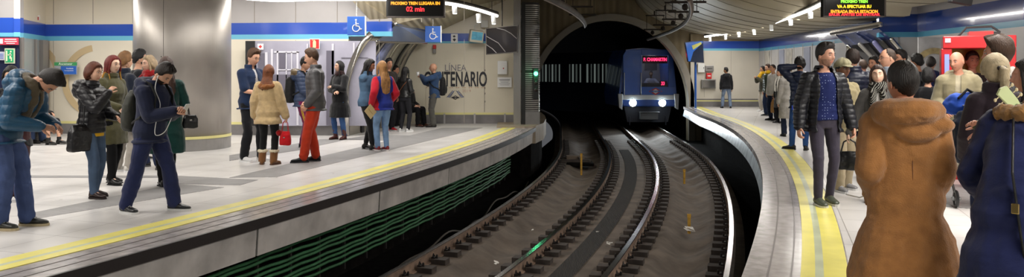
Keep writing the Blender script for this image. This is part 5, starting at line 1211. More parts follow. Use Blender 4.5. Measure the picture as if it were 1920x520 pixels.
# ------------------------------------------------------------------ the people: left platform, from the left edge
def scarf_(col, **k): return lambda P: scarf(P, col, **k)
def both(*fs):
    def f(P):
        for q in fs: q(P)
    return f
person('man in teal padded jacket and jeans bending forward at the left edge', 6, 428, 150, 88, H=1.74, lean=33, head=(42, 0, 0), skin='b98a72', beard='1c1410',
       top=dict(col='1f4a68', kind='puff', t=.036, hem=.82, hood=1.1, per=.085), legs=dict(col='44537c', t=.022, kind='denim'), shoe=dict(col='2b2c28', sole='b9a987', laces=1), hair=dict(kind='quiff', col='1a1310'),
       hands=((.10, .42, .98), (-.10, .44, .98)), feet=((.10, .02, 5), (-.12, .16, 5)), extra=scarf_('5f5648', r=.04, tail=.42))
person('dark haired woman behind the man in the teal jacket, wide striped trousers', 24, 377, 122, 20, female=True, head=(18, 0, 0), skin='d2a78c', hair=dict(kind='long', col='120d0c', len=.2), top=dict(col='17171c', kind='wool', t=.03, hem=.7, flare=.03), legs=dict(col='4a2a2c', kind='cloth', wide=.03, t=.03), shoe=dict(col='3a1c1c', kind='low', sole='1a1010'),
       hands=((.08, .25, 1.15), (-.08, .25, 1.12)))
t = thing('bench', 'low grey bench by the back wall at the far left', 'bench', (-10.35, 16.45, 0))
MB().bb((-1.0, -.25, .38), (.75, .25, .44)).build('seat', STEELB, t, bevel=.01)
for x_ in (-.8, .5): MB().bb((x_-.03, -.2, 0), (x_+.03, .2, .38)).build('leg', DKMET, t)
person('seated person in jeans on the bench at the far left', 34, 268, 150, 80, sit=.42, H=1.72, face=False, hair=dict(kind='short'), top=dict(col='3a3a40', t=.03, hem=.84), legs=dict(col='33415e'), shoe=dict(col='15120f', kind='ankle', sole='0c0c0c'), hands=((.12, .3, .65), (-.12, .3, .65)), feet=((.10, .42, 5), (-.10, .50, 5)))
person('seated woman with black shorts and bare calves on the bench at the far left', 64, 271, 150, 84, sit=.42, H=1.68, female=True, face=False, hair=dict(kind='bob', col='20140f'), top=dict(col='111114', t=.03, hem=.86), legs=dict(col='0f0f12', len=.34, kind='cloth', name='shorts'), shoe=dict(col='100f0f', kind='ankle', sole='0c0c0c'), hands=((.12, .3, .65), (-.12, .3, .65)), feet=((.10, .40, 5), (-.10, .50, 5)))
def bagA(P):
    TB = P['TB']; q = TB((-.02, .02, 0)); handbag(P, 'large black leather shoulder bag on the auburn haired woman', '121113', 0, size=(.40, .15, .34), p=(.24, .04, .80), long_=[(.24, .0, .95), (.20, .0, 1.2), (.13, -.02, 1.45), (.20, .06, 1.2), (.24, .08, .96)])
person('auburn haired woman in black padded jacket with hood and grey jeans', 172, 371, 118, 78, female=True, head=(5, 0, 0), skin='d9aa90', hair=dict(kind='bob', col='5a2c18', len=.0, front=0), top=dict(col='17161a', kind='puff', t=.035, hem=.84, hood=1.3, collar=.025), legs=dict(col='4d5f78', slim=.6), shoe=dict(col='2a1a18', sole='201512', kind='sneaker'),
       hands=((.02, .26, 1.36), (-.10, .28, 1.05)), feet=((.08, .10, 5), (-.10, -.04, 5)), extra=both(bagA, lambda P: MB().loft([[tuple(P['TB']((math.cos(a)*.185, math.sin(a)*.135-.01, z))) for a in np.linspace(0, 2*PI, 20, endpoint=False)] for z in (.80, .88)]).build('shirt_hem', cloth('d9a818'), P['root'], smooth=True)))
person('woman with red to yellow dyed hair in an olive coat', 209, 345, 105, 70, female=True, skin='e0b8a0', hair=dict(kind='long', col='6a1a14', col2='b8862f', len=.26, flen=.06), top=dict(col='4d4a30', kind='wool', t=.03, hem=.55, flare=.03, collar=.022), legs=dict(col='0d0d0f', slim=1), shoe=dict(col='0e0d0d', kind='ankle', sole='0b0b0b'), hands=((.12, .25, 1.05), (-.12, .22, 1.05)), feet=((.09, .10, 5), (-.09, -.10, 5)))
person('person with short light brown hair in a dark coat and white trainers', 232, 322, 100, 150, skin='d6a88c', hair=dict(kind='curly', col='7a5530', thick=.02), top=dict(col='161d2c', kind='wool', t=.03, hem=.6, flare=.02, collar=.03), legs=dict(col='9a948c', kind='cloth'), shoe=dict(col='c9c6c0', sole='e0e0e0'))
person('black haired person mostly hidden behind the waiting group, left of the column', 259, 300, 96, 120, hair=dict(kind='curly', col='0c0a0a', thick=.022), top=dict(col='15161b', t=.03, hem=.7), legs=dict(col='16161a'), face=False)
person('blonde woman in grey with a red scarf behind the phone user', 282, 314, 104, -35, female=True, skin='d8ab94', hair=dict(kind='bob', col='a58f72', len=.03), top=dict(col='5c5a5e', kind='wool', t=.03, hem=.62, flare=.02), legs=dict(col='2a3350'), shoe=dict(col='2a2a2c', sole='555555'), extra=scarf_('8d1418', r=.05, tail=.25), feet=((.12, .0, 10), (-.3, .05, 60)))
person('woman with long brown hair in a long dark green coat seen from behind', 312, 350, 107, -150, female=True, skin='d8ab90', hair=dict(kind='long', col='3c241a', len=.30, w=1.0), top=dict(col='0f3a36', kind='wool', t=.032, hem=.46, flare=.03), legs=dict(col='0b0b0d', slim=1), shoe=dict(col='0c0b0b', kind='ankle', sole='0b0b0b'), hands=((.12, .26, 1.12), (-.2, .10, .9)), feet=((.05, .02, 5), (-.05, .0, 5)),
       extra=lambda P: handbag(P, 'small black bag hanging at the hip of the green coated woman', '0e0e10', 0, size=(.20, .09, .18), p=(.30, -.02, .87), kind=leather, long_=[(.28, 0, .95), (.26, 0, 1.15), (.16, -.01, 1.40), (.27, .03, 1.15), (.30, .03, .95)], strap_r=.006))
def ph10(P):
    o = phone(P, 'phone held by the man with white earphones', 0, off=(-.08, .09, .02), tilt=1.0, col='d8d8d8'); HM = P['HM']; TB = P['TB']; m = MB()
    e = HM @ Vector((.078, .01, -.015)); m.tube([tuple(q) for q in catmull([e, TB((.11, .11, 1.42)), TB((.08, .17, 1.25)), TB((.14, .19, 1.02)), TB((.16, .21, .90)), TB((.08, .26, .93)), TB((.05, .32, 1.10))], 6)], .0045, 6)
    m.tube([tuple(HM @ Vector((.074, .012, -.005))), tuple(e)], .007, 6); m.build('earphone_cable', plain('e8e8e8', .5), P['root'], smooth=True)
person('man in navy checked jacket and navy trousers reading his phone with white earphones', 283, 397, 120, 72, H=1.64, lean=6, head=(38, 0, 0), skin='cf9f86', hair=dict(kind='quiff', col='1f1612'), beard='2a1d18', top=dict(col='202640', kind='cloth', t=.036, hem=.80, hood=1.2, collar=.02, cuff=.006, col2='2a2c30', split=lambda c: (c[:, 1] < -.12) & (c[:, 2] > 1.2)), legs=dict(col='232b52', kind='cloth', t=.020), shoe=dict(col='1e1f22', sole='e4e4e2', laces=1),
       hands=((.03, .34, 1.14), (-.02, .36, 1.14)), handdir=((-.4, .8, .35), (.4, .8, .35)), feet=((.17, -.20, 10), (-.14, .20, 12)), curl=(.9, .9), extra=both(ph10, lambda P: backpack(P, 'dark grey soft backpack on the man reading his phone', '34352f', z=1.14, h=.46, w_=.30, t=.036)))
# middle of the left platform
person('tall young man with glasses in navy patterned jacket and black trousers', 470, 303, 92, 60, head=(16, 0, 0), skin='d6a48a', hair=dict(kind='quiff', col='4a2f1c'), glasses=1, top=dict(col='1b2c4c', kind='cloth', t=.030, hem=.82, collar=.02, open=.05, inner=dict(col='c8c8cc'), sleeve=.5), legs=dict(col='0f1117', kind='cloth', t=.010), shoe=dict(col='d9d9d9', sole='f0f0f0', laces=1), hands=((.06, .30, 1.06), (-.10, .30, .98)), feet=((.12, -.02, 8), (-.10, .12, 8)))
def furcol(P):
    m = MB(); TB = P['TB']
    for k in range(14):
        a0, a1 = 2*PI*k/14, 2*PI*(k+1)/14; f = lambda a: TB((math.cos(a)*.125, math.sin(a)*.11-.03, 1.40-.035*max(0, -math.sin(a)))); m.tube([f(a0), f(a1)], .048, 8)
    link('fur_collar', displace(remesh(m, .011, 1), folds(.011, 34, 5)), [wool('7a4a22')], P['root'])
    o = handbag(P, 'bright red drawstring bag with a red pompom held by the girl in the cream sweater', 'b80d18', 0, size=(.20, .12, .24), drop=.20, kind=cloth, strap_r=.005)
    m = MB(); m.ell((-.10, -.02, .10), (.055, .055, .055), 14, 10); me = m.mesh('p', True); displace(me, folds(.008, 50, 3)); link('pompom', me, [wool('a00c14')], o)
person('girl in cream fleece sweater with long auburn hair seen from behind', 503, 309, 122, 176, female=True, skin='d8a88c', hair=dict(kind='long', col='6b3a1c', len=.24, w=1.15, front=0), top=dict(col='b59c74', kind='wool', t=.045, hem=.72, flare=.03, cuff=.01, name='sweater'), legs=dict(col='0d0d10', slim=1, kind='cloth'), shoe=dict(col='7a5230', kind='ugg', sole='5a3a22'), hands=((.30, .03, .84), (-.26, .03, .86)), feet=((.10, -.02, 20), (-.12, .02, 20)), extra=furcol)
person('man in blue jacket with fur hood and magenta track trousers wearing a black backpack', 568, 278, 107, 85, head=(12, 0, 0), skin='b98c72', hair=dict(kind='short', col='0f0c0c'), top=dict(col='33415e', kind='puff', t=.036, hem=.80, hood=1.2, col2='6b5a40', split=lambda c: (c[:, 1] < -.05) & (c[:, 2] > 1.40)), legs=dict(col='6a1848', kind='cloth', t=.014, stripe='c9a030'), shoe=dict(col='14161c', sole='30343c'), hands=((.06, .30, 1.1), (-.06, .30, 1.1)), feet=((.09, .08, 5), (-.10, -.04, 5)),
       extra=lambda P: backpack(P, 'black backpack on the man in magenta track trousers', '131315', z=1.12, h=.50, t=.036))
person('tall young man in grey quilted jacket and bright orange trousers', 591, 304, 92, -82, head=(12, 0, 0), skin='d8a68c', hair=dict(kind='short', col='4a3220', thick=.02), top=dict(col='4a494c', kind='puff', t=.034, hem=.80, collar=.022, open=.06, inner=dict(col='1e2c50'), q=.004), legs=dict(col='b53418', kind='cloth', t=.018), shoe=dict(col='16181f', sole='2c2e34', laces=0), hands=((.17, .14, .92), (-.19, .10, .90)), feet=((.11, .00, 8), (-.10, .16, 8)))
person('woman with long black hair in a black coat, jeans and brown boots by the mural', 637, 262, 115, -28, female=True, head=(-6, -25, 0), skin='d3a58c', hair=dict(kind='long', col='120d0d', len=.28), top=dict(col='0c0c10', kind='wool', t=.032, hem=.50, flare=.05), legs=dict(col='34507c', slim=1), shoe=dict(col='451a16', kind='boot', sole='2a1210'), hands=((-.06, .22, 1.08), (.02, .20, 1.18)), poles=((1, -.3, -.3), (-1, -.3, -.3)), extra=scarf_('2a1214', r=.04))
person('dark haired girl in light denim jacket and black leggings lifting a hand to her mouth', 688, 281, 110, 75, female=True, head=(14, 0, 0), skin='a8755a', hair=dict(kind='long', col='140e0e', len=.22), top=dict(col='4f6a86', kind='denim', t=.034, hem=.84, collar=.02), legs=dict(col='0b0b0e', slim=1, kind='cloth', len=.06), shoe=dict(col='0d0c0d', kind='ankle', sole='0a0a0a'), hands=((-.02, .20, 1.40), (-.04, .24, 1.28)), feet=((.09, .16, 5), (-.10, -.08, 5)), curl=(.9, .9))
def paper(P):
    w_ = P['arms'][1][2]; o = wthing(P, 'paper_sheet', 'cream paper sheet held by the girl in the red and blue jacket', 'paper', w_+Vector((-.04, -.04, -.15))); R_ = Euler((.2, .75, .3)).to_matrix(); MB().box((0, 0, 0), (.24, .004, .19), rot=R_).build('sheet', plain('cfb98a', .7), o); MB().box(tuple(R_ @ Vector((0, -.003, 0))), (.16, .003, .01), rot=R_).build('fold', plain('b89c6a', .7), o)
person('girl with long blonde hair in a blue varsity jacket with red sleeves and light jeans', 718, 283, 115, -140, female=True, skin='d8a890', hair=dict(kind='long', col='9a6f42', len=.36, w=1.0), top=dict(col='1f2f86', kind='cloth', t=.036, hem=.80, col2='b3122a', split=lambda c: (np.abs(c[:, 0]) > .165) & (c[:, 2] > .8)), legs=dict(col='7795bb', slim=.8), shoe=dict(col='7d1420', sole='e4dede', kind='low'), hands=((.22, .12, .95), (-.27, -.02, .93)), feet=((.07, -.02, 0), (-.08, .06, 0)), extra=paper)
person('dark haired man standing behind the blonde girl near the passage', 728, 246, 111, 40, skin='b98468', hair=dict(kind='quiff', col='120d0c'), top=dict(col='2a2420', t=.03, hem=.8), legs=dict(col='202024'), shoe=dict(col='a01420', sole='c9c9c9'))
person('small dark haired person between the man and the woman in leather at the passage', 741, 238, 124, 60, female=True, skin='b98468', hair=dict(kind='short', col='120d0c'), top=dict(col='1c1a1e', t=.03, hem=.8), legs=dict(col='18181c'))
person('woman in black leather jacket and grey jeans with a brown strap across her back', 759, 247, 126, 150, female=True, skin='a87558', hair=dict(kind='long', col='0d0a0a', len=.16, w=1.1), top=dict(col='141416', kind='leather', t=.028, hem=.88), legs=dict(col='26262b', slim=.8), shoe=dict(col='d8d8d8', sole='f0f0f0', kind='low'), hands=((.10, .22, 1.1), (-.12, .22, 1.1)),
       extra=lambda P: MB().tube([P['TB'](q) for q in ((.15, -.06, 1.40), (.06, -.15, 1.25), (-.10, -.16, 1.05), (-.19, -.10, .92))], .010, 6).build('bag_strap', leather('6a3c1c'), P['root']))
t = thing('bench', 'small steel bench inside the left passage', 'bench', D(772, 236, 1500/69.5).to_tuple()[:2]+(0,)); t.location.z = 0
MB().bb((-.5, -.05, .38), (.35, .4, .44)).build('seat', STEELB, t, bevel=.01)
for x_ in (-.4, .25): MB().bb((x_-.02, 0, 0), (x_+.02, .35, .38)).build('leg', DKMET, t)
person('seated person in black with brown boots inside the left passage', 766, 237, 165, 62, sit=.42, H=1.65, face=False, hair=dict(kind='short', col='120d0c'), top=dict(col='131316', t=.03, hem=.86), legs=dict(col='101013'), shoe=dict(col='4a2418', kind='ankle', sole='2a1510'), hands=((.1, .25, .6), (-.1, .25, .6)), feet=((.10, .38, 5), (-.12, .46, 5)))
def cup(P):
    w_ = P['arms'][1][2]; o = wthing(P, 'paper_cup', 'white cup held by the bald man', 'cup', w_+Vector((0, .09, .06))); m = MB(); m.tube([(0, 0, -.05), (0, 0, .05)], [.03, .038], 14, round_=False); m.build('cup_body', SW, o, smooth=True); m = MB(); m.tube([(0, 0, .048), (0, 0, .056)], .041, 14, round_=False); m.build('lid', SW, o)
    backpack(P, 'black backpack on the bald man', '141416', h=.52, z=1.12)
person('bald man in denim blue hooded jacket and grey trousers with a black backpack', 814, 238, 119, -80, skin='c9967a', hair=dict(kind='bald'), top=dict(col='2c4468', kind='cloth', t=.032, hem=.80, hood=.9), legs=dict(col='55534e', t=.020, kind='cloth'), shoe=dict(col='2a221c', sole='1c1814'), hands=((.02, .34, 1.36), (-.05, .36, 1.40)), feet=((.14, .0, 8), (-.16, .04, 8)), extra=cup)
# ------------------------------------------------------------------ right platform, from the far end
person('man in black jacket and pale jeans standing alone by the far end wall', 1362, 203, 127, 175, head=(0, 50, 0), skin='a87858', hair=dict(kind='short', col='0f0c0c'), top=dict(col='15161b', t=.034, hem=.82, hood=.7), legs=dict(col='7a8ba5'), shoe=dict(col='151515', sole='202020'), feet=((.18, .02, 10), (-.16, .06, 10)))
person('person with yellow scarf, pale trousers and white trainers, farthest of the waiting row', 1431, 210, 124, -80, female=True, skin='b98a70', hair=dict(kind='bun', col='1a1210'), top=dict(col='3c3a2c', t=.032, hem=.78), legs=dict(col='b0a89c', kind='cloth'), shoe=dict(col='dddddd', sole='eeeeee'), extra=scarf_('c79a10', r=.05, tail=.2), hands=((.06, .28, 1.3), (-.06, .28, 1.3)))
person('person in olive green jacket with yellow scarf in the waiting row', 1441, 218, 121, -75, skin='c99a80', hair=dict(kind='short', col='3a2416'), top=dict(col='2f3628', kind='puff', t=.034, hem=.80, hood=1), legs=dict(col='2a3550'), extra=scarf_('d0a012', r=.05))
person('man in white hooded jacket holding a brown paper bag', 1450, 226, 121, -70, skin='c39072', hair=dict(kind='buzz', col='2c2019'), top=dict(col='c9c6c2', kind='cloth', t=.034, hem=.78, hood=1), legs=dict(col='1f2940'), shoe=dict(col='131313', sole='1c1c1c'), hands=((.22, .05, .82), (-.22, .12, .80)),
       extra=lambda P: handbag(P, 'brown paper shopping bag held by the man in white', 'b08550', 1, size=(.34, .12, .42), drop=.10, kind=cloth, strap_r=.004, name='paper_bag'))
person('person in long black coat with white scarf in the waiting row', 1463, 231, 130, -70, female=True, skin='b98a70', hair=dict(kind='bob', col='6a4a2c'), top=dict(col='0e0e11', kind='wool', t=.034, hem=.5, flare=.02), legs=dict(col='101014'), shoe=dict(col='101010', kind='ankle', sole='0c0c0c'), extra=scarf_('c0bcb4', r=.04, tail=.4))
person('person in pale grey coat standing behind the man with the raised arm', 1478, 256, 124, 178, female=True, skin='c99a80', hair=dict(kind='short', col='2a1c14'), top=dict(col='98948e', kind='wool', t=.034, hem=.45, flare=.02), legs=dict(col='1d2438'), shoe=dict(col='101010', sole='101010'))
person('man in navy padded jacket and jeans with one arm raised behind his head', 1500, 282, 110, 165, skin='b98468', hair=dict(kind='curly', col='17110f'), top=dict(col='15203a', kind='puff', t=.034, hem=.80, hood=.6), legs=dict(col='2c4c80', slim=.5), shoe=dict(col='121214', sole='1a1a1a'), hands=((.22, .08, .9), (-.10, -.07, 1.60)), poles=(None, (-1, -.1, .25)), feet=((.10, .0, 10), (-.14, .1, 60)),
       extra=lambda P: MB().bb((-.16, -.17, .78), (.10, -.13, .86)).build('blue_patch', cloth('1c3fc0'), P['root']))
def cent(P): pass
person('man in open black padded jacket over a dotted navy sweater walking on the yellow line', 1544, 383, 84, 2, head=(0, 28, -2), skin='c39078', hair=dict(kind='quiff', col='1a1210'), beard='946f5c', top=dict(col='16171d', kind='puff', t=.034, hem=.80, open=.125, taper=.75, collar=.026, inner=dict(col='1a2352', t=.014, hem=.86, kind='dots'), per=.058, cuff=.004), legs=dict(col='37323f', slim=1.5, t=.008, kind='cloth'), shoe=dict(col='4a4f42', sole='c9c8c0', laces=0), hands=((.29, .05, .86), (-.29, .06, .86)), feet=((.10, .10, 0), (-.075, -.02, 0)), curl=(.6, .6), girth=1.02,
       extra=lambda P: None)
person('man in beige jacket and flat cap with khaki trousers, behind the dotted sweater', 1578, 357, 113, 15, skin='6a4632', hair=dict(kind='short', col='1a1512'), top=dict(col='8d8262', kind='cloth', t=.040, hem=.80, collar=.02), legs=dict(col='a3957a', kind='cloth', t=.030), shoe=dict(col='77777a', sole='c9c9c9', laces=1), hands=((.2, .10, .9), (-.10, .26, 1.12)), feet=((.12, .1, 8), (-.14, -.1, 8)), extra=lambda P: headwear(P, '8a8468', peak=True, nm='cap', mat=cloth))
person('man in navy quilted vest seen from behind, just right of the flat cap', 1600, 334, 94, 165, head=(0, 15, 0), skin='b98a72', hair=dict(kind='short', col='241812'), top=dict(col='161b2e', kind='puff', t=.040, hem=.80, collar=.032), legs=dict(col='1c2030'))
person('person with thin brown hair behind the man in the quilted vest', 1619, 275, 112, 175, skin='c99480', hair=dict(kind='buzz', col='4a3a30'), top=dict(col='3a3c44', t=.03, hem=.8), legs=dict(col='1c2030'), face=False)
person('dark haired man in bright blue jacket in the crowd', 1640, 292, 107, -60, skin='b98468', hair=dict(kind='short', col='17110f'), top=dict(col='1a3ea8', kind='cloth', t=.034, hem=.8, hood=.8), legs=dict(col='1c2030'))
person('balding man with glasses in pale blue grey coat looking left', 1668, 346, 92, -92, skin='c9967c', hair=dict(kind='short', col='3a2c22', thick=.006, line=[.95, .95, .93, .35, -.05, -.4, -.6]), glasses=1, top=dict(col='8892a0', kind='cloth', t=.034, hem=.7, collar=.028), legs=dict(col='1c2030'))
person('dark haired young man looking left behind the balding man', 1690, 306, 96, -70, skin='b07c60', hair=dict(kind='quiff', col='0f0b0a'), top=dict(col='24262c', t=.034, hem=.8), legs=dict(col='1c2030'))
person('person with glossy black hair behind the camel coat, nearer the wall', 1721, 290, 103, -150, skin='b07c60', hair=dict(kind='curly', col='0b0909', thick=.018), top=dict(col='20242e', t=.034, hem=.8), legs=dict(col='1c2030'), face=False)
person('person in dark blue coat with dark hair near the arch poster', 1745, 278, 108, 140, skin='c99a80', hair=dict(kind='short', col='1f1713'), top=dict(col='131c4a', t=.038, hem=.7, hood=.8), legs=dict(col='1c2030'), face=False)
person('short black haired person in black close behind the camel coat', 1740, 336, 128, 150, female=True, skin='c99a80', hair=dict(kind='bob', col='0c0a0a', len=.0), top=dict(col='0d0d11', kind='wool', t=.034, hem=.7), legs=dict(col='101014'), face=False)
def bag36(P):
    scarf(P, '1c1a18', r=.052, tail=.5, kind=stripem)
    handbag(P, 'glossy black handbag with long strap held by the woman in the striped scarf', '0d0d0f', 0, size=(.34, .14, .24), drop=.16, strap_r=.010)
person('woman in speckled grey coat with striped black scarf, eyes lowered', 1647, 379, 123, -25, female=True, head=(-2, 0, 4), skin='dcb49c', hair=dict(kind='long', col='35221a', len=.18), top=dict(col='4c4a48', kind='wool', t=.034, hem=.55, flare=.02, open=.06, inner=dict(col='c0bcb8')), legs=dict(col='17171b', slim=1), shoe=dict(col='101010', kind='ankle', sole='0c0c0c'), hands=((.36, .05, .83), (-.2, .1, .85)), face='closed', extra=bag36)
person('bald man in light beige jacket turning his head in front of the red kiosk', 1797, 352, 97, -30, head=(8, -28, 0), skin='c08870', hair=dict(kind='bald'), top=dict(col='857c62', kind='cloth', t=.042, hem=.7, hood=.9, open=.05, inner=dict(col='a59c86')), legs=dict(col='2a2a30'), hands=((.15, .2, 1.0), (-.2, .15, .95)))
person('grey haired vendor standing inside the red kiosk', 1822, 311, 95, -10, xyz=((1822-960)/F*11.55, 11.55, 0), H=1.76, skin='c39078', hair=dict(kind='short', col='2c2624'), top=dict(col='3a3436', t=.03, hem=.8), legs=dict(col='1c2030'), face=True)
person('tall brown haired young man with a white collar looking left at the right edge', 1878, 470, 74, -125, skin='c99078', hair=dict(kind='quiff', col='3c2718', thick=.026), top=dict(col='17171b', kind='cloth', t=.034, hem=.75, collar=.0), legs=dict(col='1c2030'), extra=scarf_('cfc9c0', r=.022))
person('woman with grey blonde ponytail in a dark plum coat seen from behind', 1868, 507, 104, 172, female=True, girth=1.0, skin='d0a088', hair=dict(kind='ponytail', col='b3a283', thick=.026, line=[.58, .56, .40, -.05, -.5, -.75, -.8]), top=dict(col='2b2029', kind='cloth', t=.034, hem=.66, flare=.01, collar=.03), legs=dict(col='222a4a'), shoe=dict(col='151515', kind='ankle'), face=False, hands=((.20, .14, .9), (-.18, .16, .92)),
       extra=lambda P: None)
def uke(P):
    a = at(P, (0, 0, 0)); t = thing('guitar', 'small pale green guitar neck and headstock held up at the right edge', 'guitar', D(1935, 232, 4.9)); q = D(1884, 176, 4.9)-D(1935, 232, 4.9); d_ = q.normalized(); L_ = q.length; sd = Vector((d_.z, 0, -d_.x))
    m = MB(); m.tube([(0, 0, 0), tuple(d_*(L_-.10))], [.022, .018], 10); m.build('neck', pm('guitar_green', (.10, .22, .08), .5), t, smooth=True)
    m = MB(); c0 = d_*(L_-.12); pts = [c0+sd*.022, c0-sd*.022, c0+d_*.05-sd*.034, c0+d_*.15-sd*.038, c0+d_*.165, c0+d_*.15+sd*.038, c0+d_*.05+sd*.034]
    V = [tuple(p+Vector((0, -.01, 0))) for p in pts]+[tuple(p+Vector((0, .012, 0))) for p in pts]; n = 7; m.add(V, [tuple(range(n)), tuple(range(2*n-1, n-1, -1))]+[(i, (i+1) % n, (i+1) % n+n, i+n) for i in range(n)]); m.build('headstock', pm('guitar_pale', (.55, .62, .32), .5), t, bevel=.003)
    for s_ in (-1, 1):
        for k in (.05, .09, .13): p = c0+d_*k+sd*s_*.045; m = MB(); m.tube([p, p+sd*s_*.02], .004, 6); m.ell(tuple(p+sd*s_*.025), (.010, .008, .012), 8, 6); m.build('tuning_peg', plain('c9b890', .4), t, smooth=True)
    m = MB(); m.tube([tuple(d_*.06+Vector((0, 0, -.0))), tuple(-d_*.10+Vector((0, .03, -.03)))], [.03, .10], 14); m.ell((.0, .02, -.03), (.06, .03, .05), 12, 8); m.build('body_shell', pm('guitar_cloth', (.36, .30, .16), .6), t, smooth=True)
person('dark curly haired person cut off by the right edge, holding up a small guitar', 1936, 567, 112, -120, female=True, skin='c99078', hair=dict(kind='long', col='17100e', len=.22, w=1.2), top=dict(col='3d4a34', kind='cloth', t=.036, hem=.7), legs=dict(col='1c2030'), hands=((.1, .32, 1.25), (-.12, .30, 1.18)), face=False, extra=uke)
# stroller and bags beside the plum coat
t = thing('stroller', 'dark folding stroller with pale blankets beside the plum coated woman', 'stroller', W(1822, 384)[:2]+(0,), -.3)
def wheel(x_, y_, r_):
    m = MB()
    for k in range(20): a0, a1 = 2*PI*k/20, 2*PI*(k+1)/20; m.tube([(x_, y_+r_*math.cos(a0), r_+.02+r_*math.sin(a0)), (x_, y_+r_*math.cos(a1), r_+.02+r_*math.sin(a1))], .018, 6)
    wh = m.build('wheel', BLACK, t); m = MB()
    for k in range(6): a0 = PI*k/6; m.tube([(x_, y_-r_*math.cos(a0), r_+.02-r_*math.sin(a0)), (x_, y_+r_*math.cos(a0), r_+.02+r_*math.sin(a0))], .006, 5)
    m.tube([(x_-.03, y_, r_+.02), (x_+.03, y_, r_+.02)], .025, 8); m.build('spokes', pm('spoke_grey', (.2, .2, .2), .4, .6), wh)
for x_, y_, r_ in ((-.22, -.30, .08), (.22, -.30, .08), (-.26, .25, .12), (.26, .25, .12)):
    wheel(x_, y_, r_)
for sx in (-1, 1):
    MB().tube([(sx*.22, -.30, .12), (sx*.24, .05, .45), (sx*.24, .35, .75), (sx*.24, .55, 1.0)], .014, 8).build('frame_tube', DKMET, t, smooth=True); MB().tube([(sx*.26, .25, .14), (sx*.24, .05, .45), (sx*.22, -.2, .62)], .014, 8).build('frame_tube', DKMET, t, smooth=True)
MB().tube([(-.24, .55, 1.0), (.24, .55, 1.0)], .018, 8).build('handle', BLACK, t)
m = MB(); m.ell((0, 0, .50), (.22, .30, .14), 20, 12); m.ell((0, .22, .68), (.21, .12, .26), 16, 12); link('seat', displace(remesh(m, .015, 2), folds(.02, 9, 4)), [cloth('15161a')], t)
m = MB(); m.ell((0, -.08, .62), (.21, .24, .12), 20, 12); m.ell((-.1, -.28, .45), (.12, .10, .16), 14, 10); o = link('blanket', displace(remesh(m, .015, 2), folds(.025, 10, 8)), [cloth('8f8678')], None); tag(o, 'pale crumpled blanket over the stroller seat', 'blanket'); o.location = t.location; o.rotation_euler = t.rotation_euler
def lump(nm, lab, cat, px, py, d, r, col, mt=cloth, seed=1, strap=True):
    o = thing(nm, lab, cat, D(px, py, d)); m = MB(); m.ell((0, 0, 0), r, 20, 14); m.ell((r[0]*.3, 0, r[2]*.3), (r[0]*.8, r[1], r[2]*.8), 16, 10); link('bag_body', displace(remesh(m, .012, 2), folds(.025, 11, seed)), [mt(col)], o)
    MB().tube([(-r[0]*.5, -r[1]*.7, r[2]*.7), (0, -r[1]*.5, r[2]*1.5), (r[0]*.6, -r[1]*.7, r[2]*.8)], .012, 6).build('strap', cloth('121316'), o); MB().tube([(-r[0]*.4, -r[1]*.97, .0), (r[0]*.5, -r[1]*.97, .03)], .005, 5).build('zip', plain('6a6f80', .4), o)
lump('duffel_bag', 'bright blue bag slung beside the plum coated woman', 'bag', 1806, 197, 6.9, (.17, .12, .09), '2a55c0', seed=2); lump('rucksack', 'dark navy rucksack below the bright blue bag', 'bag', 1818, 262, 6.75, (.14, .13, .24), '161d30', seed=6)
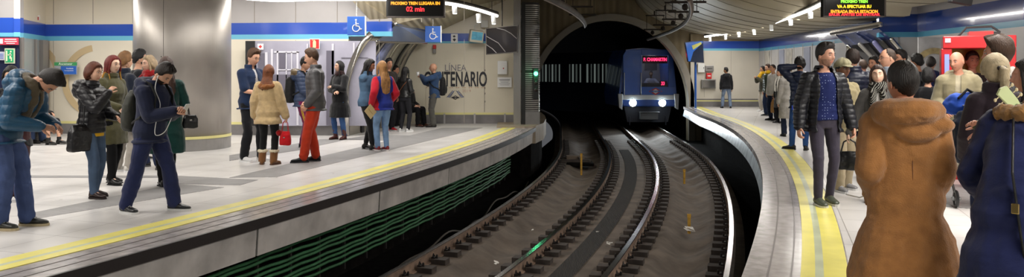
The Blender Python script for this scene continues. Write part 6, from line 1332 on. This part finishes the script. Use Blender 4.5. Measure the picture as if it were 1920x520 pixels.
# foreground
def camel(P):
    m = MB(); TB = P['TB']; TR_ = P['TR']
    m.tube([TB((0, -.155, 1.30)), TB((0, -.165, 1.05)), TB((0, -.165, .8)), TB((0, -.175, .5))], .003, 5); 
    link('back_seam', m.mesh('s', True), [wool('6a4020')], P['root'])
    m = MB(); w_ = P['arms'][1][2]; m.tube([w_+Vector((-.01, .0, -.02)), w_+Vector((-.06, .05, -.05)), w_+Vector((-.13, .10, -.04))], .004, 6); m.build('white_cable', plain('e4e4e4', .5), P['root'])
    MB().box(tuple(w_+Vector((-.035, .01, -.015))), (.02, .17, .045), rot=Euler((.7, 0, 0)).to_matrix()).build('pocket_flap', wool('9a6636'), P['root'], bevel=.008)
person('man in a camel hooded duffle coat seen from behind in the foreground', 1697, 657, 119, 168, girth=1.0, head=(0, 18, 0), skin='c28a6e', hair=dict(kind='short', col='17120f', thick=.013, line=[.6, .6, .5, .1, -.15, -.55, -.72]), top=dict(col='99693c', kind='wool', t=.042, body=.02, hem=.40, flare=.09, hood=2.0, fold=.010, collar=.03, name='coat'), legs=dict(col='14161f', slim=.5, kind='cloth'), face=True, hands=((.17, .10, .92), (-.17, .10, .95)), poles=((.1, -1, 0), (-.35, -1, 0)), extra=camel)
def furhood(P):
    m = MB(); TB = P['TB']
    for k in range(14):
        a0, a1 = 2*PI*k/14, 2*PI*(k+1)/14; f = lambda a: TB((math.cos(a)*.13, math.sin(a)*.115-.02, 1.43+.02*math.sin(a))); m.tube([f(a0), f(a1)], .050, 8)
    link('fur_collar', displace(remesh(m, .010, 1), folds(.013, 36, 5)), [wool('8a6438')], P['root'])
def belt(P):
    m = MB(); TB = P['TB']; m.tube([TB((-.02, -.175, 1.35)), TB((.03, -.185, 1.1)), TB((.08, -.185, .85)), TB((.1, -.18, .7))], .016, 8, flat=.4); m.build('bag_strap', leather('111111'), P['root']); MB().box(tuple(TB((.06, -.195, .97))), (.035, .012, .05)).build('buckle', pm('brass', (.5, .36, .14), .3, 1), P['root'], bevel=.004)
person('light brown haired person in a navy coat bowing at the right edge, nearest the viewer', 1908, 745, 235, 128, H=1.60, girth=1.0, lean=24, side=0, head=(68, 0, 0), female=True, skin='c99078', hair=dict(kind='curly', col='7a5630', thick=.032, line=[.5, .5, .3, -.3, -.6, -.8, -.85]), top=dict(col='141c46', kind='cloth', t=.045, hem=.5, flare=.05, fold=.012, name='coat'), legs=dict(col='11131c'), face=False, hands=((.2, .34, .95), (-.22, .32, .92)), extra=both(belt, furhood))
# train driver
person('train driver in white shirt seated behind the windscreen', 0, 0, 0, 0, xyz=(TX+.33, TY+1.1, -.02), H=1.70, sit=.62, skin='a87858', hair=dict(kind='short', col='1a1412'), top=dict(col='d8d8d8', t=.018, hem=.84, name='shirt'), legs=dict(col='1a1c24'), hands=((.2, .38, .98), (-.2, .38, .98)), feet=((.1, .3, 5), (-.1, .3, 5)))
